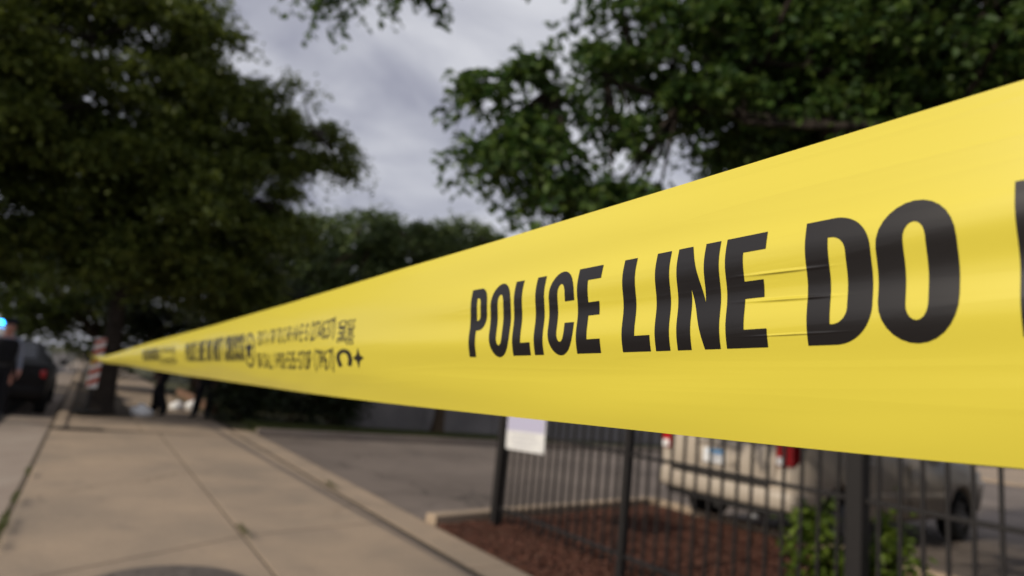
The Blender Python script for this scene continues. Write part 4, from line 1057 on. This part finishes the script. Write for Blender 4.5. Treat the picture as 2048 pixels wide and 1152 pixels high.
def tree(name, label, base, trunk_r, fork_z, ells, n_cl, per, csize, leaf, lm, bark, near=False, lean=(0, 0), extra=None, shell=.35, group=None, zmin=None, droop=.25, cl_flat=.75, limb_frac=1.0, paths=()):
    base = np.array(base, float)
    root = empty(name, tuple(base)); tag(root, label, 'tree', group)
    ac = Acc()
    fork = base + [lean[0], lean[1], fork_z]
    u = np.linspace(0, 1, 9); tr = base + (fork - base) * u[:, None]; tr[:, 0] += .04 * np.sin(u * 5); tr[:, 1] += .03 * np.sin(u * 4 + 1)
    rr = trunk_r * (1 + .55 * np.exp(-u * 9)) * (1 - .28 * u)
    ac.add(*tube_geo(tr - base, rr, 14))
    link('trunk', ac.mesh('trunk'), bark, root)
    cl = in_crown(n_cl, ells, shell)
    if extra is not None: cl = np.concatenate([cl, extra])
    if zmin is not None: cl = cl[cl[:, 2] > zmin]
    ce = np.mean([e_[0] for e_ in ells], axis=0)
    # main limbs, then a branch from the nearest limb to each leaf cluster
    lim = Acc(); nodes = []
    for k in range(9):
        a = 2 * np.pi * k / 9 + rng.uniform(-.3, .3); e_ = ells[k % len(ells)]
        end = np.array(e_[0]) + np.array([np.cos(a), np.sin(a), rng.uniform(-.15, .75)]) * np.array(e_[1]) * .6
        mid = (tr[-1] + end) / 2 + [0, 0, .35]
        uu = np.linspace(0, 1, 9)[:, None]
        P = (1 - uu) ** 2 * tr[-1] + 2 * uu * (1 - uu) * mid + uu ** 2 * end + rng.normal(0, .05, (9, 3)) * uu
        lim.add(*tube_geo(P - base, trunk_r * .45 * (1 - .75 * uu[:, 0]), 8)); nodes.append(P[2:])
    for pp in paths:
        uu = np.linspace(0, 1, 14)[:, None]; p0, p1, p2, p3 = [np.array(v_, float) for v_ in pp]
        P = (1 - uu) ** 3 * p0 + 3 * uu * (1 - uu) ** 2 * p1 + 3 * uu ** 2 * (1 - uu) * p2 + uu ** 3 * p3
        lim.add(*tube_geo(P - base, .045 * (1 - .85 * uu[:, 0]), 8)); nodes.append(P[3:])
    nodes = np.concatenate(nodes)
    for c in cl[:int(len(cl) * limb_frac)]:
        d = np.linalg.norm(nodes - c, axis=1); nb = nodes[int(np.argmin(d))]
        mid = (nb + c) / 2 + [0, 0, .12 * d.min()] + rng.normal(0, .05, 3)
        uu = np.linspace(0, 1, 5)[:, None]; P = (1 - uu) ** 2 * nb + 2 * uu * (1 - uu) * mid + uu ** 2 * c
        lim.add(*tube_geo(P - base, np.linspace(.028, .006, 5) * (1 + trunk_r), 5))
    link('limbs', lim.mesh('limbs'), bark, root)
    cs = csize * rng.uniform(.65, 1.35, len(cl))
    d = rng.normal(size=(len(cl), per, 3)); d /= np.linalg.norm(d, axis=2)[..., None]
    r = rng.uniform(0, 1, (len(cl), per, 1)) ** .45
    P = cl[:, None] + d * r * cs[:, None, None] * [1, 1, cl_flat]
    # twigs: pull leaves onto a few spokes in each clump so that gaps stay open
    sp = rng.normal(size=(len(cl), 14, 3)); sp[..., 2] *= .6; sp /= np.linalg.norm(sp, axis=2)[..., None]
    pick = rng.integers(0, 14, (len(cl), per)); spk = np.take_along_axis(sp, pick[..., None], 1)
    tt = rng.uniform(.1, 1.25, (len(cl), per, 1))
    Q = cl[:, None] + spk * tt * cs[:, None, None] * [1, 1, cl_flat] + rng.normal(0, .09, (len(cl), per, 3)) * cs[:, None, None] - np.array([0, 0, 1]) * (tt ** 2) * cs[:, None, None] * droop
    if near:
        # leaves sit in two rows on real twigs
        nz = rng.normal(0, .045, (len(cl), per, 3)) * cs[:, None, None]
        Q = cl[:, None] + spk * tt * cs[:, None, None] * [1, 1, cl_flat] + nz - np.array([0, 0, 1]) * (tt ** 2) * cs[:, None, None] * droop
        uu = np.linspace(0, 1.22, 5)[None, None, :, None]
        tw = cl[:, None, None] + sp[:, :, None] * uu * cs[:, None, None, None] * [1, 1, cl_flat] - np.array([0, 0, 1]) * uu ** 2 * cs[:, None, None, None] * droop
        tw = tw.reshape(-1, 5, 3); k3 = np.array([[.004, 0, 0], [-.002, .0034, 0], [-.002, -.0034, .002]])
        sh_ = np.array([1, .9, .75, .6, .3])[None, :, None, None]
        VV = (tw[:, :, None] + k3[None, None] * sh_).reshape(-1, 3); nb_ = np.arange(len(tw))[:, None, None, None] * 15
        ii = (np.arange(4) * 3)[None, :, None, None]; jj = np.array([[0, 1, 4, 3], [1, 2, 5, 4], [2, 0, 3, 5]])[None, None]
        link('twigs', np_mesh('twigs', VV - base, (nb_ + ii + jj).reshape(-1, 4)), bark, root)['kind'] = 'stuff'
    sel = rng.uniform(size=(len(cl), per, 1)) < (1.1 if near else .8)
    P = np.where(sel, Q, P).reshape(-1, 3)
    cr = leaves('crown', P - base, leaf, lm, root, droop, near)
    return root

# left street tree
tree('street_tree', 'large dark leafy street tree with the tape tied beside its trunk', (.38, 15.45, -.05), .20, 2.6,
     [((-.6, 15.3, 6.7), (3.0, 2.2, 2.9)), ((2.9, 15.2, 6.7), (1.9, 1.5, 1.3)), ((1.0, 15.2, 4.3), (2.9, 2.2, 1.7)), ((-3.2, 14.8, 5.4), (2.4, 2.2, 2.8)), ((1.9, 15.8, 3.2), (2.2, 1.5, .9)), ((-1.6, 15.6, 3.3), (1.8, 1.4, .9))],
     800, 300, .50, .125, M['leaf_left'], M['bark'], shell=.25, zmin=2.2)
# right tree, trunk outside the frame, its crown hanging over the fence
tips = np.array([[2.05, 4.45, 3.68], [2.35, 4.35, 3.55], [2.32, 4.38, 3.24], [2.70, 4.15, 3.25], [2.82, 4.14, 2.92], [3.20, 3.95, 3.0], [3.35, 3.85, 2.95], [2.60, 4.30, 3.85], [2.45, 4.3, 4.05], [2.80, 4.1, 4.2], [3.0, 4.0, 3.6], [2.9, 3.9, 4.5],
                 [1.16, 5.85, 4.86], [1.30, 5.76, 4.84], [1.60, 5.55, 4.98], [1.90, 5.35, 4.92], [2.10, 5.2, 5.02], [2.50, 4.9, 5.18], [1.75, 5.45, 5.2], [2.8, 4.7, 5.3]])
tips[:12] += [.30, -.12, .08]; tips[12:] += [.05, 0, .16]
tips = np.concatenate([np.array([[2.56, 4.25, 3.24], [2.62, 4.2, 3.30], [2.95, 4.05, 3.02], [3.02, 4.0, 3.08], [3.28, 3.9, 3.02], [2.78, 4.15, 3.42], [3.4, 3.75, 3.1]]), tips])
tree('overhanging_tree', 'tree at the right whose leafy branches hang over the fence above the tape', (7.3, 1.0, -.05), .2, 3.0,
     [((7.0, 2.6, 6.2), (3.2, 2.2, 2.6)), ((5.0, 3.6, 4.6), (1.5, 1.1, 1.0)), ((6.8, 3.2, 4.6), (2.2, 1.5, 1.3)), ((4.2, 3.7, 5.0), (1.1, .8, 1.0)), ((3.75, 3.8, 3.8), (.75, .45, .6)), ((4.7, 3.2, 3.75), (1.1, .7, .55)), ((9.2, 2.4, 4.4), (2.4, 1.8, 1.3)), ((5.9, 2.2, 2.55), (1.7, .75, .95)), ((7.6, 2.3, 2.6), (1.5, .7, .9))],  # low lobes hidden behind the tape are added to shade the van's side
     940, 225, .36, .085, M['leaf_near'], M['bark'], near=True, extra=np.concatenate([tips, tips[:19] + rng.normal(0, .10, (19, 3))]), shell=.25, zmin=1.75, droop=.4,
     paths=[[(7.3, 1.0, 3.0), (5.6, 2.6, 6.4), (3.4, 4.6, 6.5), (1.8, 5.6, 5.5)], [(7.3, 1.0, 3.0), (5.6, 2.4, 4.6), (4.2, 3.4, 4.7), (2.9, 4.15, 3.9)]])
tree('lot_tree', 'dark spreading tree beside the parking bays, beyond the right edge', (10.4, -1.2, -.05), .2, 2.2,  # unseen tree, added to block sky light from the van's side
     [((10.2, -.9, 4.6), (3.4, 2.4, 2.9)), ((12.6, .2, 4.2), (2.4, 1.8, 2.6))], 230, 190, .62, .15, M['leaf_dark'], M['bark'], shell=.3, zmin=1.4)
# trees beyond the lot
tree('small_tree', 'small round tree with brown trunk in front of the grey wall', (7.80, 14.75, 0.0), .14, 2.0,
     [((6.6, 15, 4.55), (1.5, 1.3, 1.15)), ((8.4, 15.2, 4.6), (1.3, 1.1, 1.3)), ((5.3, 15.2, 3.9), (.9, .9, 1.0))], 170, 300, .36, .11, M['leaf_mid'], M['bark_brown'], shell=.3)
bgl = [('leafy parkway tree farther along the kerb beyond the black saloon car', (.4, 27.0, -.05), [((-1.2, 27.0, 4.8), (4.0, 2.6, 3.3)), ((-3.2, 26.0, 3.2), (2.8, 2.0, 2.0)), ((-.2, 27.5, 2.9), (2.6, 1.6, 1.7))], M['leaf_left']),
       ('broad green tree rising behind the grey wall, left of the small tree', (7.2, 23.5, -.05), [((7.6, 23.5, 5.7), (2.4, 2.6, 2.4)), ((5.8, 23.2, 4.6), (1.9, 2.0, 2.4))], M['leaf_mid']),
       ('tall green tree behind the grey wall, right of the small tree', (12.6, 23.0, -.05), [((12.6, 23.0, 5.6), (3.2, 2.8, 2.8)), ((15.2, 23.5, 4.6), (2.6, 2.4, 2.4))], M['leaf_mid']),
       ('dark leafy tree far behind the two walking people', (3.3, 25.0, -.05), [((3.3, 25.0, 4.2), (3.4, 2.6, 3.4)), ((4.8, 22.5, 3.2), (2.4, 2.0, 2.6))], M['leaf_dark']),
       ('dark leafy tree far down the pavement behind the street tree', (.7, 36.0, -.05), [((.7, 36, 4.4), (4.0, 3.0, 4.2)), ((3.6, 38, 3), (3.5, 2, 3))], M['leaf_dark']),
       ('olive green tree across the street beyond the saloon car', (-5.5, 42.0, -.2), [((-4.5, 42, 4.6), (4.2, 4.0, 4.6)), ((-9.0, 44, 4.2), (4.0, 4, 4.2))], M['leaf_left'])]
for lab, b_, el_, lm_ in bgl:
    tree('background_tree', lab, b_, .18, 1.6, el_, 120, 170, .80, .20, lm_, M['bark_brown'], shell=.2, zmin=.35, limb_frac=.5)

# shrubs under the trees
def shrub(name, label, base, ells, n, leaf, lm, cat='shrub', csz=.28, per=110, near=False):
    base = np.array(base, float); root = empty(name, tuple(base)); tag(root, label, cat)
    cl = in_crown(n, ells, .15); cl = cl[cl[:, 2] > .12]
    ac = Acc()
    for c in cl[::4]:
        b0 = base + [rng.uniform(-.2, .2), rng.uniform(-.15, .15), 0]; mid = (b0 + c) / 2 + rng.normal(0, .05, 3)
        uu = np.linspace(0, 1, 5)[:, None]; P = (1 - uu) ** 2 * b0 + 2 * uu * (1 - uu) * mid + uu ** 2 * c
        ac.add(*tube_geo(P - base, np.linspace(.016, .005, 5), 5))
    link('stems', ac.mesh('stems'), M['bark_brown'], root)
    P = (cl[:, None] + rng.normal(0, csz * .5, (len(cl), per, 3))).reshape(-1, 3); P[:, 2] = np.maximum(P[:, 2], .02 + rng.uniform(0, .05, len(P)))
    leaves('foliage', P - base, leaf, lm, root, .1, near)
    return root
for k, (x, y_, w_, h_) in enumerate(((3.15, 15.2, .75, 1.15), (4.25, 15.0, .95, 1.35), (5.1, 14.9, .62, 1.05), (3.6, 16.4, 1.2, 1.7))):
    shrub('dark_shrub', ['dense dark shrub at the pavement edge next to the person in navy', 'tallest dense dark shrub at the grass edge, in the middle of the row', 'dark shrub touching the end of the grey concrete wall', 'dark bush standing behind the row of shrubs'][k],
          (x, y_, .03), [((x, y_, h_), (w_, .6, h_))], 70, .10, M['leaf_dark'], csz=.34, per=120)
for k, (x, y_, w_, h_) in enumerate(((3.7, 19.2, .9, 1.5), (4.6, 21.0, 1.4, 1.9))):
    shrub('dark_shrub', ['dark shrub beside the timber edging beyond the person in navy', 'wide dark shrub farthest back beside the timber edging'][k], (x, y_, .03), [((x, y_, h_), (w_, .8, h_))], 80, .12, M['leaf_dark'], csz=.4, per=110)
# leafy climber at the fence post
shrub('climbing_plant', 'bright green leafy climber growing around the near fence post', (3.78, 1.98, -.01),
      [((3.76, 2.20, .46), (.12, .15, .40)), ((3.80, 1.78, .46), (.12, .12, .40)), ((3.88, 2.0, .3), (.15, .28, .30))], 150, .062, M['leaf_vine'], 'plant', .09, 22, True)
# unseen row of bushes, added right of the picture to shade the van's side
for k, (x, y_) in enumerate(((7.9, 1.15), (9.4, 1.2), (10.9, 1.2), (12.4, 1.3))):
    shrub('hedge_bush', ['hedge bush nearest the fence in the row dividing the bays, beyond the right edge', 'second hedge bush from the fence dividing the bays, beyond the right edge', 'third hedge bush from the fence dividing the bays, beyond the right edge', 'farthest hedge bush of the row dividing the bays, beyond the right edge'][k],
          (x, y_, -.01), [((x, y_, 1.25), (.95, .45, 1.35))], 80, .11, M['leaf_dark'], csz=.3, per=110)
